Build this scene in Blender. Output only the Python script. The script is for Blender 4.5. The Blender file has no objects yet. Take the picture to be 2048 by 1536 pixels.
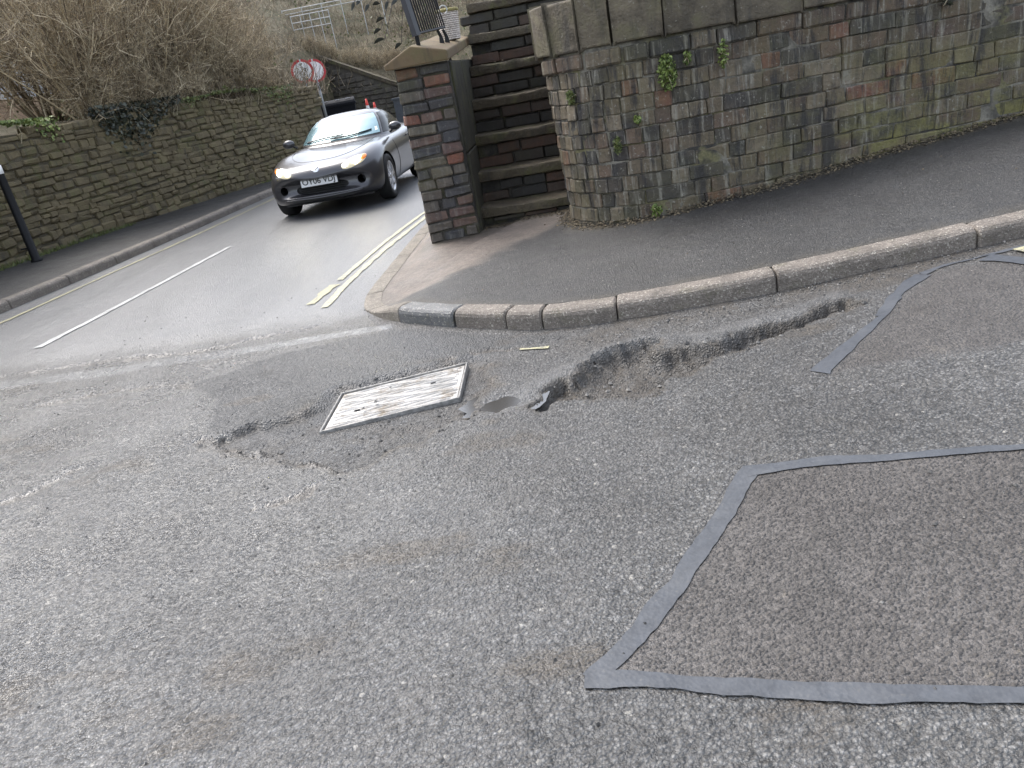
import bpy, bmesh, math, random
import numpy as np
from mathutils import Vector, Matrix
from mathutils.bvhtree import BVHTree
from math import sin, cos, pi, radians as rad, sqrt, atan2, exp

random.seed(7)
SC = bpy.context.scene
COL = SC.collection
# ------------------------------------------------------------------ camera, sky, sun, exposure
CAM_H, PITCH, ROLL = 1.42, rad(22.5), rad(10.7)
cam_data = bpy.data.cameras.new('camera')
cam_data.sensor_width = 36.0
cam_data.lens = 1500 / 2048 * 36
cam_data.clip_start, cam_data.clip_end = 0.05, 2000
cam = bpy.data.objects.new('camera', cam_data)
COL.objects.link(cam)
cam.matrix_world = Matrix.Translation((0, 0, CAM_H)) @ Matrix.Rotation(pi / 2 - PITCH, 4, 'X') @ Matrix.Rotation(-ROLL, 4, 'Z')
SC.camera = cam

SUN_EL, SUN_AZ = rad(56), rad(318)          # azimuth clockwise from +Y
world = bpy.data.worlds.new('World'); SC.world = world; world.use_nodes = True
wn = world.node_tree; wn.nodes.clear()
w_out = wn.nodes.new('ShaderNodeOutputWorld'); w_bg = wn.nodes.new('ShaderNodeBackground')
w_sky = wn.nodes.new('ShaderNodeTexSky'); w_sky.sky_type = 'NISHITA'; w_sky.sun_disc = False
w_sky.sun_elevation = SUN_EL; w_sky.sun_rotation = SUN_AZ
w_sky.air_density = 1.0; w_sky.dust_density = 2.5; w_sky.ozone_density = 1.0
w_hs = wn.nodes.new('ShaderNodeHueSaturation'); w_hs.inputs['Saturation'].default_value = 0.5
w_bg.inputs['Strength'].default_value = 0.15
wn.links.new(w_sky.outputs[0], w_hs.inputs['Color']); wn.links.new(w_hs.outputs[0], w_bg.inputs[0]); wn.links.new(w_bg.outputs[0], w_out.inputs[0])
sun_d = bpy.data.lights.new('sun', 'SUN'); sun_d.energy = 1.0; sun_d.angle = rad(40); sun_d.color = (1, 0.96, 0.9)
sun = bpy.data.objects.new('sun', sun_d); COL.objects.link(sun)
sd = Vector((sin(SUN_AZ) * cos(SUN_EL), cos(SUN_AZ) * cos(SUN_EL), sin(SUN_EL)))
sun.rotation_euler = (-sd).to_track_quat('-Z', 'Y').to_euler(); sun.location = (-4, 6, 12)
SC.view_settings.view_transform = 'Standard'; SC.view_settings.look = 'None'
SC.view_settings.gamma = 1; SC.view_settings.exposure = 1.7
SC.render.engine = 'CYCLES'

# ------------------------------------------------------------------ small helpers
def tag(o, label=None, cat=None, group=None, kind=None):
    if label: o['label'] = label
    if cat: o['category'] = cat
    if group: o['group'] = group
    if kind: o['kind'] = kind
    return o

def empty(name, loc=(0, 0, 0), rz=0):
    o = bpy.data.objects.new(name, None); COL.objects.link(o)
    o.location = loc; o.rotation_euler = (0, 0, rz); o.empty_display_size = 0.1
    return o

def link(name, me, parent=None, loc=None, rot=None, scale=None):
    o = bpy.data.objects.new(name, me); COL.objects.link(o)
    if parent: o.parent = parent
    if loc is not None: o.location = loc
    if rot is not None: o.rotation_euler = rot
    if scale is not None: o.scale = scale
    return o

def mesh(name, verts, faces, mat=None, smooth=False):
    me = bpy.data.meshes.new(name)
    me.from_pydata([tuple(v) for v in verts], [], faces)
    me.update()
    if mat: me.materials.append(mat)
    if smooth: me.polygons.foreach_set('use_smooth', [True] * len(me.polygons))
    return me

class MB:
    """collects shapes into one mesh"""
    def __init__(s): s.v = []; s.f = []
    def add(s, vs, fs):
        o = len(s.v); s.v += [tuple(p) for p in vs]; s.f += [tuple(i + o for i in f) for f in fs]; return s
    def box(s, c, d, rz=0, M=None):
        hx, hy, hz = d[0] / 2, d[1] / 2, d[2] / 2
        vs = [Vector((x * hx, y * hy, z * hz)) for z in (-1, 1) for y in (-1, 1) for x in (-1, 1)]
        R = M if M else Matrix.Rotation(rz, 3, 'Z')
        vs = [R @ v + Vector(c) for v in vs]
        return s.add(vs, [(0, 2, 3, 1), (4, 5, 7, 6), (0, 1, 5, 4), (1, 3, 7, 5), (3, 2, 6, 7), (2, 0, 4, 6)])
    def prism(s, poly, z0, z1):
        n = len(poly)
        return s.add([(x, y, z0) for x, y in poly] + [(x, y, z1) for x, y in poly],
                     [tuple(range(n))[::-1], tuple(range(n, 2 * n))] + [(i, (i + 1) % n, n + (i + 1) % n, n + i) for i in range(n)])
    def tube(s, pts, rads, n=6, cap=True):
        pts = [Vector(p) for p in pts]
        if not hasattr(rads, '__len__'): rads = [rads] * len(pts)
        o = len(s.v); t0 = None
        for i, p in enumerate(pts):
            t = (pts[min(i + 1, len(pts) - 1)] - pts[max(i - 1, 0)])
            if t.length < 1e-9: t = Vector((0, 0, 1))
            t.normalize()
            a = t.cross(Vector((0.31, 0.17, 0.93)) if abs(t.z) < 0.9 else Vector((1, 0.1, 0))); a.normalize(); b = t.cross(a)
            for k in range(n):
                w = 2 * pi * k / n; s.v.append(tuple(p + (a * cos(w) + b * sin(w)) * rads[i]))
        for i in range(len(pts) - 1):
            for k in range(n):
                s.f.append((o + i * n + k, o + i * n + (k + 1) % n, o + (i + 1) * n + (k + 1) % n, o + (i + 1) * n + k))
        if cap and n > 2:
            s.f.append(tuple(o + k for k in range(n))[::-1]); e = o + (len(pts) - 1) * n; s.f.append(tuple(e + k for k in range(n)))
        return s
    def lathe(s, prof, n=24, M=Matrix.Identity(4), close=False):
        o = len(s.v)
        for r, z in prof:
            for k in range(n):
                w = 2 * pi * k / n; s.v.append(tuple(M @ Vector((r * cos(w), r * sin(w), z))))
        m = len(prof)
        for i in range(m - 1 + (1 if close else 0)):
            j = (i + 1) % m
            for k in range(n):
                s.f.append((o + i * n + k, o + i * n + (k + 1) % n, o + j * n + (k + 1) % n, o + j * n + k))
        return s
    def build(s, name, mat, parent=None, smooth=False, **k):
        return link(name, mesh(name, s.v, s.f, mat, smooth), parent, **k)

def bev(me_src_box, d, off, jit=0, seed=0, mat=None, name='brick', segs=1):
    """bevelled, slightly irregular block mesh of size d"""
    bm = bmesh.new(); bmesh.ops.create_cube(bm, size=1)
    for v in bm.verts: v.co = Vector((v.co.x * d[0], v.co.y * d[1], v.co.z * d[2]))
    r = random.Random(seed)
    for v in bm.verts: v.co += Vector((r.uniform(-jit, jit), r.uniform(-jit, jit), r.uniform(-jit, jit)))
    bmesh.ops.bevel(bm, geom=list(bm.edges), offset=off, segments=segs, profile=0.5, affect='EDGES')
    for v in bm.verts: v.co += Vector((r.uniform(-jit, jit), r.uniform(-jit, jit), r.uniform(-jit, jit))) * 0.4
    me = bpy.data.meshes.new(name); bm.to_mesh(me); bm.free()
    if mat: me.materials.append(mat)
    return me

def hash2(ix, iy, seed=0):
    h = (ix * 374761393 + iy * 668265263 + seed * 974634777) & 0xffffffff
    h = ((h ^ (h >> 13)) * 1274126177) & 0xffffffff
    return ((h ^ (h >> 16)) & 0xffff) / 65535.0
def vnoise(x, y, sc=1.0, seed=0):
    x = np.asarray(x, float) * sc; y = np.asarray(y, float) * sc
    ix = np.floor(x).astype(np.int64); iy = np.floor(y).astype(np.int64)
    fx = x - ix; fy = y - iy; fx = fx * fx * (3 - 2 * fx); fy = fy * fy * (3 - 2 * fy)
    a = hash2(ix, iy, seed); b = hash2(ix + 1, iy, seed); c = hash2(ix, iy + 1, seed); d = hash2(ix + 1, iy + 1, seed)
    return a + (b - a) * fx + (c - a) * fy + (a - b - c + d) * fx * fy
def fbm(x, y, sc, oct=4, seed=0):
    t = 0; a = 1; s = 0
    for i in range(oct): t = t + a * vnoise(x, y, sc * 2 ** i, seed + i); s += a; a *= 0.5
    return t / s
def sstep(a, b, x):
    t = np.clip((x - a) / (b - a), 0, 1); return t * t * (3 - 2 * t)
def sdist(poly, x, y):
    """signed distance to polygon, positive inside (numpy)"""
    x = np.asarray(x, float); y = np.asarray(y, float)
    d = np.full(x.shape, 1e9); ins = np.zeros(x.shape, bool); n = len(poly)
    for i in range(n):
        ax, ay = poly[i]; bx, by = poly[(i + 1) % n]
        ex, ey = bx - ax, by - ay; wx, wy = x - ax, y - ay
        t = np.clip((wx * ex + wy * ey) / (ex * ex + ey * ey + 1e-12), 0, 1)
        d = np.minimum(d, np.hypot(wx - ex * t, wy - ey * t))
        c = ((ay > y) != (by > y)) & (x < (bx - ax) * (y - ay) / (by - ay + 1e-12) + ax)
        ins ^= c
    return np.where(ins, d, -d)
def ldist(line, x, y):
    x = np.asarray(x, float); y = np.asarray(y, float); d = np.full(x.shape, 1e9)
    for (ax, ay), (bx, by) in zip(line, line[1:]):
        ex, ey = bx - ax, by - ay; wx, wy = x - ax, y - ay
        t = np.clip((wx * ex + wy * ey) / (ex * ex + ey * ey + 1e-12), 0, 1)
        d = np.minimum(d, np.hypot(wx - ex * t, wy - ey * t))
    return d
def catmull(P, per=12):
    P = [Vector(p) for p in P]; Q = [P[0] * 2 - P[1]] + P + [P[-1] * 2 - P[-2]]; out = []
    for i in range(1, len(Q) - 2):
        a, b, c, d = Q[i - 1], Q[i], Q[i + 1], Q[i + 2]
        for k in range(per):
            t = k / per
            out.append(0.5 * ((2 * b) + (c - a) * t + (2 * a - 5 * b + 4 * c - d) * t * t + (3 * b - a - 3 * c + d) * t ** 3))
    return out + [P[-1]]
class Path:
    """2-D polyline with arc length"""
    def __init__(s, P, per=12):
        s.p = [Vector((q[0], q[1])) for q in catmull([(x, y, 0) for x, y in P], per)]
        s.s = [0.0]
        for a, b in zip(s.p, s.p[1:]): s.s.append(s.s[-1] + (b - a).length)
        s.len = s.s[-1]
    def at(s, u):
        if u <= 0: i = 0
        elif u >= s.len: i = len(s.p) - 2
        else:
            i = int(np.searchsorted(s.s, u)) - 1; i = max(0, min(i, len(s.p) - 2))
        a, b = s.p[i], s.p[i + 1]; t = (b - a).normalized()
        return a + t * (u - s.s[i]), t
    def near(s, q):
        q = Vector(q); return s.s[min(range(len(s.p)), key=lambda i: (s.p[i] - q).length)]

# ------------------------------------------------------------------ materials
def setin(nt, n, ins):
    for k, v in ins.items():
        sk = n.inputs[k]
        if isinstance(v, bpy.types.NodeSocket): nt.links.new(v, sk)
        elif hasattr(sk, 'default_value'):
            if sk.type == 'RGBA' and len(v) == 3: v = (*v, 1)
            sk.default_value = v
class Mt:
    def __init__(s, name):
        s.m = bpy.data.materials.new(name); s.m.use_nodes = True; s.t = s.m.node_tree; s.t.nodes.clear()
        s.out = s.t.nodes.new('ShaderNodeOutputMaterial')
    def n(s, typ, ins={}, out=0, **pr):
        n = s.t.nodes.new('ShaderNode' + typ)
        for k, v in pr.items(): setattr(n, k, v)
        setin(s.t, n, ins); return n.outputs[out]
    def pos(s):
        if not hasattr(s, '_p'): s._p = s.n('NewGeometry')
        return s._p
    def noise(s, sc, det=4, rough=0.55, vec=None, out=0, dist=0.0):
        return s.n('TexNoise', {'Vector': vec or s.pos(), 'Scale': sc, 'Detail': det, 'Roughness': rough, 'Distortion': dist}, out)
    def vor(s, sc, feat='F1', vec=None, out=0, rnd=1.0):
        return s.n('TexVoronoi', {'Vector': vec or s.pos(), 'Scale': sc, 'Randomness': rnd}, out, feature=feat)
    def map(s, sc=(1, 1, 1), rot=(0, 0, 0), vec=None):
        return s.n('Mapping', {'Vector': vec or s.pos(), 'Scale': sc, 'Rotation': rot})
    def math(s, op, a, b=0.0, clamp=False): return s.n('Math', {0: a, 1: b}, operation=op, use_clamp=clamp)
    def rng(s, v, a, b, c=0.0, d=1.0): return s.n('MapRange', {'Value': v, 'From Min': a, 'From Max': b, 'To Min': c, 'To Max': d})
    def mix(s, f, a, b, blend='MIX'):
        n = s.t.nodes.new('ShaderNodeMix'); n.data_type = 'RGBA'; n.blend_type = blend
        for sk, v in ((n.inputs[0], f), (n.inputs[6], a), (n.inputs[7], b)):
            if isinstance(v, bpy.types.NodeSocket): s.t.links.new(v, sk)
            else: sk.default_value = (*v, 1) if hasattr(v, '__len__') and len(v) == 3 else v
        return n.outputs[2]
    def ramp(s, f, stops, interp='LINEAR'):
        n = s.t.nodes.new('ShaderNodeValToRGB'); cr = n.color_ramp; cr.interpolation = interp
        while len(cr.elements) < len(stops): cr.elements.new(0.5)
        for e, (p, c) in zip(cr.elements, stops): e.position = p; e.color = (*c, 1)
        s.t.links.new(f, n.inputs[0]); return n.outputs[0]
    def bump(s, h, strength=0.5, dist=0.01, nrm=None):
        ins = {'Height': h, 'Strength': strength, 'Distance': dist}
        if nrm is not None: ins['Normal'] = nrm
        return s.n('Bump', ins)
    def attr(s, name, out=0): return s.n('Attribute', out=out, attribute_name=name)
    def done(s, **ins):
        b = s.t.nodes.new('ShaderNodeBsdfPrincipled')
        setin(s.t, b, {k.replace('_', ' '): v for k, v in ins.items()})
        s.t.links.new(b.outputs[0], s.out.inputs[0]); return s.m

def plain(name, col, rough=0.6, metal=0.0, var=0.15, sc=20, bump=0.0, **kw):
    m = Mt(name); nz = m.noise(sc)
    c = m.mix(m.rng(nz, 0.3, 0.7), tuple(x * (1 - var) for x in col), tuple(min(1, x * (1 + var)) for x in col))
    ins = dict(Base_Color=c, Roughness=rough, Metallic=metal, **kw)
    if bump: ins['Normal'] = m.bump(m.noise(sc * 2), bump, 0.01)
    return m.done(**ins)

def asphalt(name, lo, hi, stone=95, bump=0.8, rough=(0.35, 0.6), road=False, pave=False, spec=0.5):
    m = Mt(name); P = m.pos()
    wob = m.n('VectorMath', {0: P, 1: m.n('VectorMath', {0: m.noise(60, 2, out=1), 'Scale': 0.006}, operation='SCALE')}, operation='ADD')
    cell = m.vor(stone, 'F1', vec=wob, out=1)
    dist = m.vor(stone, 'F1', vec=wob, out=0)
    small = m.vor(stone * 2.3, 'F1', vec=P, out=0)
    cv = m.n('SeparateColor', {0: cell}, 0)
    big = m.noise(1.3, 5, 0.6); mid = m.noise(9, 4, 0.6)
    c = m.mix(m.math('POWER', cv, 1.5), lo, hi)
    c = m.mix(m.rng(dist, 0.32, 0.8), c, tuple(x * 0.28 for x in lo))            # tarry gaps between the chippings
    c = m.mix(m.rng(mid, 0.35, 0.75, 0.0, 0.35), c, (hi[0] * 0.72, hi[1] * 0.68, hi[2] * 0.62))
    c = m.mix(m.rng(big, 0.3, 0.7, 0, 1), c, m.mix(1.0, c, (0.62, 0.61, 0.60), 'MULTIPLY'))
    c = m.mix(m.rng(m.noise(46, 4, 0.75), 0.36, 0.62, 0, 0.75), m.mix(1.0, c, (0.36, 0.35, 0.34), 'MULTIPLY'), m.mix(1.0, c, (1.22, 1.22, 1.22), 'MULTIPLY'))
    if road:
        cw_ = m.n('VectorMath', {0: P, 1: m.n('VectorMath', {0: m.noise(3.0, 5, 0.7, out=1), 'Scale': 0.35}, operation='SCALE')}, operation='ADD')
        ck = m.math('MULTIPLY', m.rng(m.vor(1.15, 'DISTANCE_TO_EDGE', vec=cw_), 0.004, 0.013, 1, 0), m.rng(m.noise(0.9, 3, 0.5), 0.5, 0.62), True)
        c = m.mix(m.math('MULTIPLY', ck, 0.7), c, (0.03, 0.027, 0.023))
    # scattered pale chippings
    sp = m.math('GREATER_THAN', cv, 0.996)
    c = m.mix(m.math('MULTIPLY', sp, 0.45), c, (0.36, 0.34, 0.30))
    h = m.math('SUBTRACT', m.math('MULTIPLY', m.rng(dist, 0.0, 0.6, 1, 0), 1.0), m.math('MULTIPLY', small, 0.35))
    h = m.math('ADD', h, m.math('MULTIPLY', mid, 1.2)); h = m.math('ADD', h, m.math('MULTIPLY', m.noise(38, 4, 0.7), 1.3))
    r = m.rng(m.noise(2.2, 5, 0.65), 0.35, 0.65, rough[0], rough[1])
    bs = bump; spl = spec
    if road:
        at = m.attr('mask'); sc_ = m.t.nodes.new('ShaderNodeSeparateColor'); m.t.links.new(at, sc_.inputs[0])
        dk, mud, wet = sc_.outputs[0], sc_.outputs[1], sc_.outputs[2]
        fine = m.mix(m.math('POWER', m.n('SeparateColor', {0: m.vor(170, out=1)}, 0), 1.5), (0.040, 0.040, 0.040), (0.096, 0.095, 0.092))
        c = m.mix(dk, c, m.mix(1.0, fine, m.mix(m.rng(big, 0.3, 0.7), (0.8, 0.8, 0.8), (1.1, 1.1, 1.1)), 'MULTIPLY'))
        mc = m.mix(m.rng(m.noise(14, 5, 0.7), 0.3, 0.7), (0.028, 0.024, 0.019), (0.105, 0.088, 0.068))
        c = m.mix(m.math('MULTIPLY', mud, m.rng(m.noise(25, 4, 0.7), 0.3, 0.6, 0.35, 1.0), True), c, mc)
        r = m.math('SUBTRACT', r, m.math('MULTIPLY', wet, 0.18)); spl = m.math('ADD', spec, m.math('MULTIPLY', wet, 0.7))
        a2 = m.attr('mask2'); s2 = m.t.nodes.new('ShaderNodeSeparateColor'); m.t.links.new(a2, s2.inputs[0])
        pt, pale, mn = s2.outputs[0], s2.outputs[1], s2.outputs[2]
        pcell = m.n('SeparateColor', {0: m.vor(105, vec=wob, out=1)}, 0)
        pc = m.mix(m.math('POWER', pcell, 1.4), (0.055, 0.050, 0.046), (0.118, 0.107, 0.098))
        pc = m.mix(m.rng(m.noise(2.6, 5, 0.65), 0.35, 0.65, 0, 0.7), pc, m.mix(1.0, pc, (0.62, 0.60, 0.58), 'MULTIPLY'))
        pc = m.mix(m.rng(m.noise(4.5, 6, 0.75), 0.62, 0.72, 0, 0.5), pc, (0.19, 0.165, 0.13))
        c = m.mix(pt, c, pc)
        mnc = m.mix(m.n('SeparateColor', {0: m.vor(140, out=1)}, 0), (0.070, 0.072, 0.075), (0.165, 0.168, 0.172))
        mnc = m.mix(m.rng(m.noise(1.0, 5, 0.65, vec=m.map((1.6, .25, 1), (0, 0, .17))), 0.35, 0.65), mnc, m.mix(1.0, mnc, (0.78, 0.78, 0.79), 'MULTIPLY'))
        c = m.mix(m.math('MULTIPLY', mn, 0.92), c, mnc)
        plc = m.mix(m.rng(m.noise(16, 6, 0.75), 0.35, 0.65), (0.13, 0.13, 0.128), (0.27, 0.27, 0.268))
        c = m.mix(m.math('MULTIPLY', pale, m.rng(m.noise(9, 5, 0.7), 0.3, 0.55, 0.25, 1.0)), c, plc)
        r = m.math('ADD', r, m.math('MULTIPLY', pt, 0.12))
        r = m.math('ADD', m.math('MULTIPLY', r, m.math('SUBTRACT', 1.0, mn)), m.math('MULTIPLY', mn, m.rng(m.noise(1.2, 4, .6, vec=m.map((1.5, .3, 1), (0, 0, .17))),  .35, .65, .33, .43)))
        bs = m.math('SUBTRACT', bump, m.math('MULTIPLY', dk, 0.15)); bs = m.math('SUBTRACT', bs, m.math('MULTIPLY', mn, 0.45))
        bs = m.math('MAXIMUM', m.math('SUBTRACT', bs, m.math('MULTIPLY', wet, 0.3)), 0.30)
    if pave:
        rd = m.attr('red', 2); dr = m.attr('dirt', 2)
        rc = m.mix(m.rng(m.noise(30, 5, 0.7), 0.3, 0.7), (0.098, 0.077, 0.062), (0.205, 0.170, 0.142))
        c = m.mix(m.math('MULTIPLY', rd, m.rng(m.noise(5, 5, 0.7), 0.25, 0.6, 0.5, 1.0)), c, rc)
    if pave: c = m.mix(m.math('MULTIPLY', dr, m.rng(m.noise(11, 5, 0.7), 0.3, 0.6, 0.3, 1.0)), c, m.mix(m.noise(40, 4), (0.035, 0.029, 0.02), (0.10, 0.085, 0.06)))
    return m.done(Base_Color=c, Roughness=r, Normal=m.bump(h, bs, 0.009), **{'Specular_IOR_Level': spl})

def brickmat(name, ramp, pale=0.5, moss=0.5, island=False, bump=0.7, rough=0.75, dirt=(0.070, 0.062, 0.050), dk_=1.0):
    m = Mt(name)
    rnd = m.n('NewGeometry', out=8) if island else m.n('ObjectInfo', out=5)
    if island:
        g = m.t.nodes.new('ShaderNodeNewGeometry'); rnd = g.outputs['Random Per Island']
    else:
        g = m.t.nodes.new('ShaderNodeObjectInfo'); rnd = g.outputs['Random']
    c = m.ramp(rnd, ramp, 'CONSTANT')
    P = m.pos()
    n1 = m.noise(22, 5, 0.65)
    c = m.mix(m.rng(n1, 0.25, 0.75), m.mix(1, c, (0.55, 0.55, 0.55), 'MULTIPLY'), m.mix(1, c, (1.4, 1.35, 1.3), 'MULTIPLY'))
    st = m.noise(1.0, 5, 0.7, vec=m.map((24, 24, 2.0)))                           # rain streaks run down the face
    c = m.mix(m.rng(m.noise(3.1, 5, 0.6), 0.38, 0.62, 0, 0.45), c, dirt)
    c = m.mix(m.rng(st, 0.53, 0.66, 0, pale), c, (0.30, 0.28, 0.235))
    lic = m.noise(38, 4, 0.7)
    c = m.mix(m.rng(lic, 0.60, 0.68, 0, 0.8 * pale), c, (0.40, 0.385, 0.33))
    gs = m.noise(2.4, 5, 0.65)
    c = m.mix(m.rng(gs, 0.48, 0.66, 0, moss), c, (0.075 * dk_, 0.073 * dk_, 0.028 * dk_))
    dk = m.noise(1.0, 4, 0.6, vec=m.map((7, 7, 1.1)))
    c = m.mix(m.rng(dk, 0.55, 0.72, 0, 0.6), c, (0.028, 0.027, 0.028))
    if pale > .5:
        sx3 = m.t.nodes.new('ShaderNodeSeparateXYZ'); m.t.links.new(P, sx3.inputs[0])
        lim = m.math('ADD', m.math('MULTIPLY', m.rng(sx3.outputs[0], 2.0, 3.2, 0, 1), m.rng(sx3.outputs[2], 1.15, 0.45, 0, 1)), 0.15)
        c = m.mix(m.math('MULTIPLY', m.rng(m.noise(1.7, 6, 0.7, vec=m.map((1, 1, 1.6), (0, 0, .7))), 0.42, 0.60, 0, 1.0), lim, True), c, m.mix(m.noise(30, 4), (0.085, 0.080, 0.022), (0.24, 0.215, 0.085)))
        c = m.mix(m.rng(m.noise(1.0, 6, 0.75, vec=m.map((9, 9, 1.3), (0, 0, .3))), 0.515, 0.61, 0, 0.85), c, (0.025, 0.023, 0.022))
    h = m.math('ADD', m.noise(55, 5, 0.7), m.math('MULTIPLY', m.noise(14, 3), 0.8))
    return m.done(Base_Color=c, Roughness=m.rng(n1, 0.3, 0.7, rough - 0.12, rough + 0.12), Normal=m.bump(h, bump, 0.012))

def stonemat(name, a, b, moss=0.5, bump=0.7, sc=8, pale=0.3):
    m = Mt(name); g = m.t.nodes.new('ShaderNodeObjectInfo'); rnd = g.outputs['Random']
    n1 = m.noise(sc, 6, 0.65)
    c = m.mix(m.rng(n1, 0.3, 0.7), a, b)
    c = m.mix(m.math('MULTIPLY', rnd, 0.4), c, tuple(x * 0.5 for x in a))
    c = m.mix(m.rng(m.noise(sc * 0.5, 5, 0.7), 0.5, 0.68, 0, moss), c, (0.075, 0.078, 0.024))
    c = m.mix(m.rng(m.noise(sc * 5, 4, 0.7), 0.62, 0.72, 0, pale), c, (0.36, 0.34, 0.28))
    c = m.mix(m.rng(m.noise(1, 4, 0.6, vec=m.map((10, 10, 1.5))), 0.52, 0.7, 0, 0.6), c, (0.03, 0.028, 0.025))
    h = m.math('ADD', m.noise(sc * 6, 5, 0.7), m.noise(sc * 1.5, 4))
    return m.done(Base_Color=c, Roughness=0.82, Normal=m.bump(h, bump, 0.015))

def twigmat(name, k):
    m = Mt(name); g = m.t.nodes.new('ShaderNodeNewGeometry')
    c = m.ramp(g.outputs['Random Per Island'], [(p, tuple(x * k for x in c)) for p, c in ((0, (.05, .038, .026)), (.25, (.16, .12, .078)), (.45, (.30, .245, .155)), (.62, (.22, .195, .135)), (.8, (.42, .345, .22)), (1, (.66, .58, .43)))])
    c = m.mix(m.rng(m.noise(.9, 3), .35, .65, 0, .6), c, m.mix(1.0, c, (.66, .60, .55), 'MULTIPLY'))
    return m.done(Base_Color=c, Roughness=.8)
def leafmat(name, a, b, rough=0.6):
    m = Mt(name); g = m.t.nodes.new('ShaderNodeNewGeometry')
    return m.done(Base_Color=m.mix(g.outputs['Random Per Island'], a, b), Roughness=rough)

def paintmat(name, col, under, wear=0.5, rough=0.5):
    m = Mt(name)
    w = m.rng(m.noise(28, 6, 0.75), 0.5 - 0.25 * (1 - wear), 0.62, 0, 1)
    big = m.rng(m.noise(2.5, 4), 0.35, 0.7, 0.2, 1.0)
    f = m.math('MULTIPLY', w, m.math('ADD', big, wear * 0.4 - 0.1), True)
    c = m.mix(f, m.mix(m.noise(12), col, tuple(x * 0.75 for x in col)), under)
    h = m.vor(95)
    return m.done(Base_Color=c, Roughness=rough, Normal=m.bump(h, 0.4, 0.004))

MAT = {}
MAT['road'] = asphalt('road_asphalt', (0.140, 0.140, 0.139), (0.300, 0.298, 0.292), 85, 1.0, (0.36, 0.52), road=True)
MAT['patch'] = asphalt('patch_asphalt', (0.062, 0.057, 0.053), (0.128, 0.117, 0.107), 105, 0.7, (0.45, 0.65))
MAT['pave'] = asphalt('pavement_tarmac', (0.060, 0.060, 0.060), (0.125, 0.124, 0.122), 130, 0.5, (0.42, 0.6), pave=True)
MAT['pave2'] = asphalt('far_pavement_tarmac', (0.05, 0.05, 0.05), (0.13, 0.13, 0.125), 120, 0.5, (0.5, 0.7))
def sealmat():
    m = Mt('bitumen'); c = m.mix(m.rng(m.noise(30, 5, 0.7), 0.3, 0.7), (0.036, 0.040, 0.047), (0.062, 0.068, 0.078))
    c = m.mix(m.rng(m.noise(5, 5, 0.7), 0.5, 0.7, 0, 0.6), c, (0.080, 0.084, 0.090))
    c = m.mix(m.rng(m.noise(42, 5, 0.75), 0.60, 0.70, 0, 0.6), c, (0.11, 0.107, 0.10))
    return m.done(Base_Color=c, Roughness=m.rng(m.noise(7, 4), .35, .65, .5, .7), Normal=m.bump(m.math('ADD', m.math('MULTIPLY', m.vor(85), .5), m.noise(20, 4)), 0.4, 0.005))
MAT['seal'] = sealmat()
MAT['yellow'] = paintmat('yellow_paint', (0.46, 0.44, 0.29), (0.15, 0.147, 0.135), 0.8)
MAT['yellow_worn'] = paintmat('worn_yellow_paint', (0.42, 0.39, 0.24), (0.13, 0.125, 0.11), 0.9)
MAT['white_worn'] = paintmat('worn_white_paint', (0.45, 0.45, 0.44), (0.17, 0.17, 0.165), 0.9)
MAT['white'] = paintmat('white_paint', (0.50, 0.50, 0.49), (0.15, 0.15, 0.148), 0.45)
MAT['channel'] = paintmat('pale_channel', (0.215, 0.215, 0.212), (0.14, 0.14, 0.137), 0.6, 0.33)
def kerbmat(name, a, b, wet=False):
    m = Mt(name); v = m.n('SeparateColor', {0: m.vor(150, out=1)}, 0)
    c = m.mix(m.math('POWER', v, 1.6), a, b)
    c = m.mix(m.math('GREATER_THAN', v, 0.955), c, (0.36, 0.33, 0.28))
    c = m.mix(m.rng(m.noise(5, 5, 0.7), 0.45, 0.7, 0, 0.65), c, tuple(x * 0.55 for x in a))
    c = m.mix(m.rng(m.noise(9, 4, 0.7), 0.55, 0.7, 0, 0.35), c, (0.09, 0.085, 0.045))
    return m.done(Base_Color=c, Roughness=0.45 if wet else 0.75, Normal=m.bump(m.math('ADD', m.vor(150), m.noise(25, 4)), 0.6, 0.006))
MAT['kerb'] = kerbmat('kerb_concrete', (0.12, 0.102, 0.085), (0.25, 0.218, 0.185))
MAT['kerb_dark'] = kerbmat('dark_kerb', (0.085, 0.086, 0.086), (0.17, 0.17, 0.165), True)
MAT['kerb_pale'] = kerbmat('pale_kerb', (0.155, 0.135, 0.11), (0.27, 0.24, 0.20))
MAT['brick'] = brickmat('wall_brick', [(0, (0.026, 0.026, 0.029)), (0.16, (0.118, 0.082, 0.060)), (0.32, (0.138, 0.112, 0.080)), (0.46, (0.042, 0.039, 0.037)), (0.60, (0.160, 0.070, 0.048)), (0.67, (0.122, 0.098, 0.067)), (0.79, (0.088, 0.062, 0.050)), (0.91, (0.172, 0.142, 0.104))], 0.75, 0.3, bump=1.0, dirt=(0.112, 0.084, 0.054))
MAT['brick_pier'] = brickmat('pier_brick', [(0, (0.048, 0.048, 0.053)), (0.2, (0.125, 0.078, 0.062)), (0.40, (0.19, 0.078, 0.052)), (0.48, (0.095, 0.080, 0.065)), (0.66, (0.11, 0.067, 0.057)), (0.80, (0.115, 0.10, 0.072)), (0.94, (0.21, 0.095, 0.06))], 0.25, 0.5, dirt=(0.068, 0.056, 0.045))
MAT['brick_step_shaded'] = brickmat('riser_brick_shaded', [(0, (0.022, 0.020, 0.017)), (0.3, (0.055, 0.036, 0.026)), (0.55, (0.034, 0.027, 0.021)), (0.72, (0.068, 0.037, 0.024)), (0.86, (0.026, 0.024, 0.019))], 0.04, 0.3, dirt=(0.032, 0.025, 0.018), dk_=0.5)  # riser bricks and their dirt tone carry the shade between the steps as colour
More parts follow.
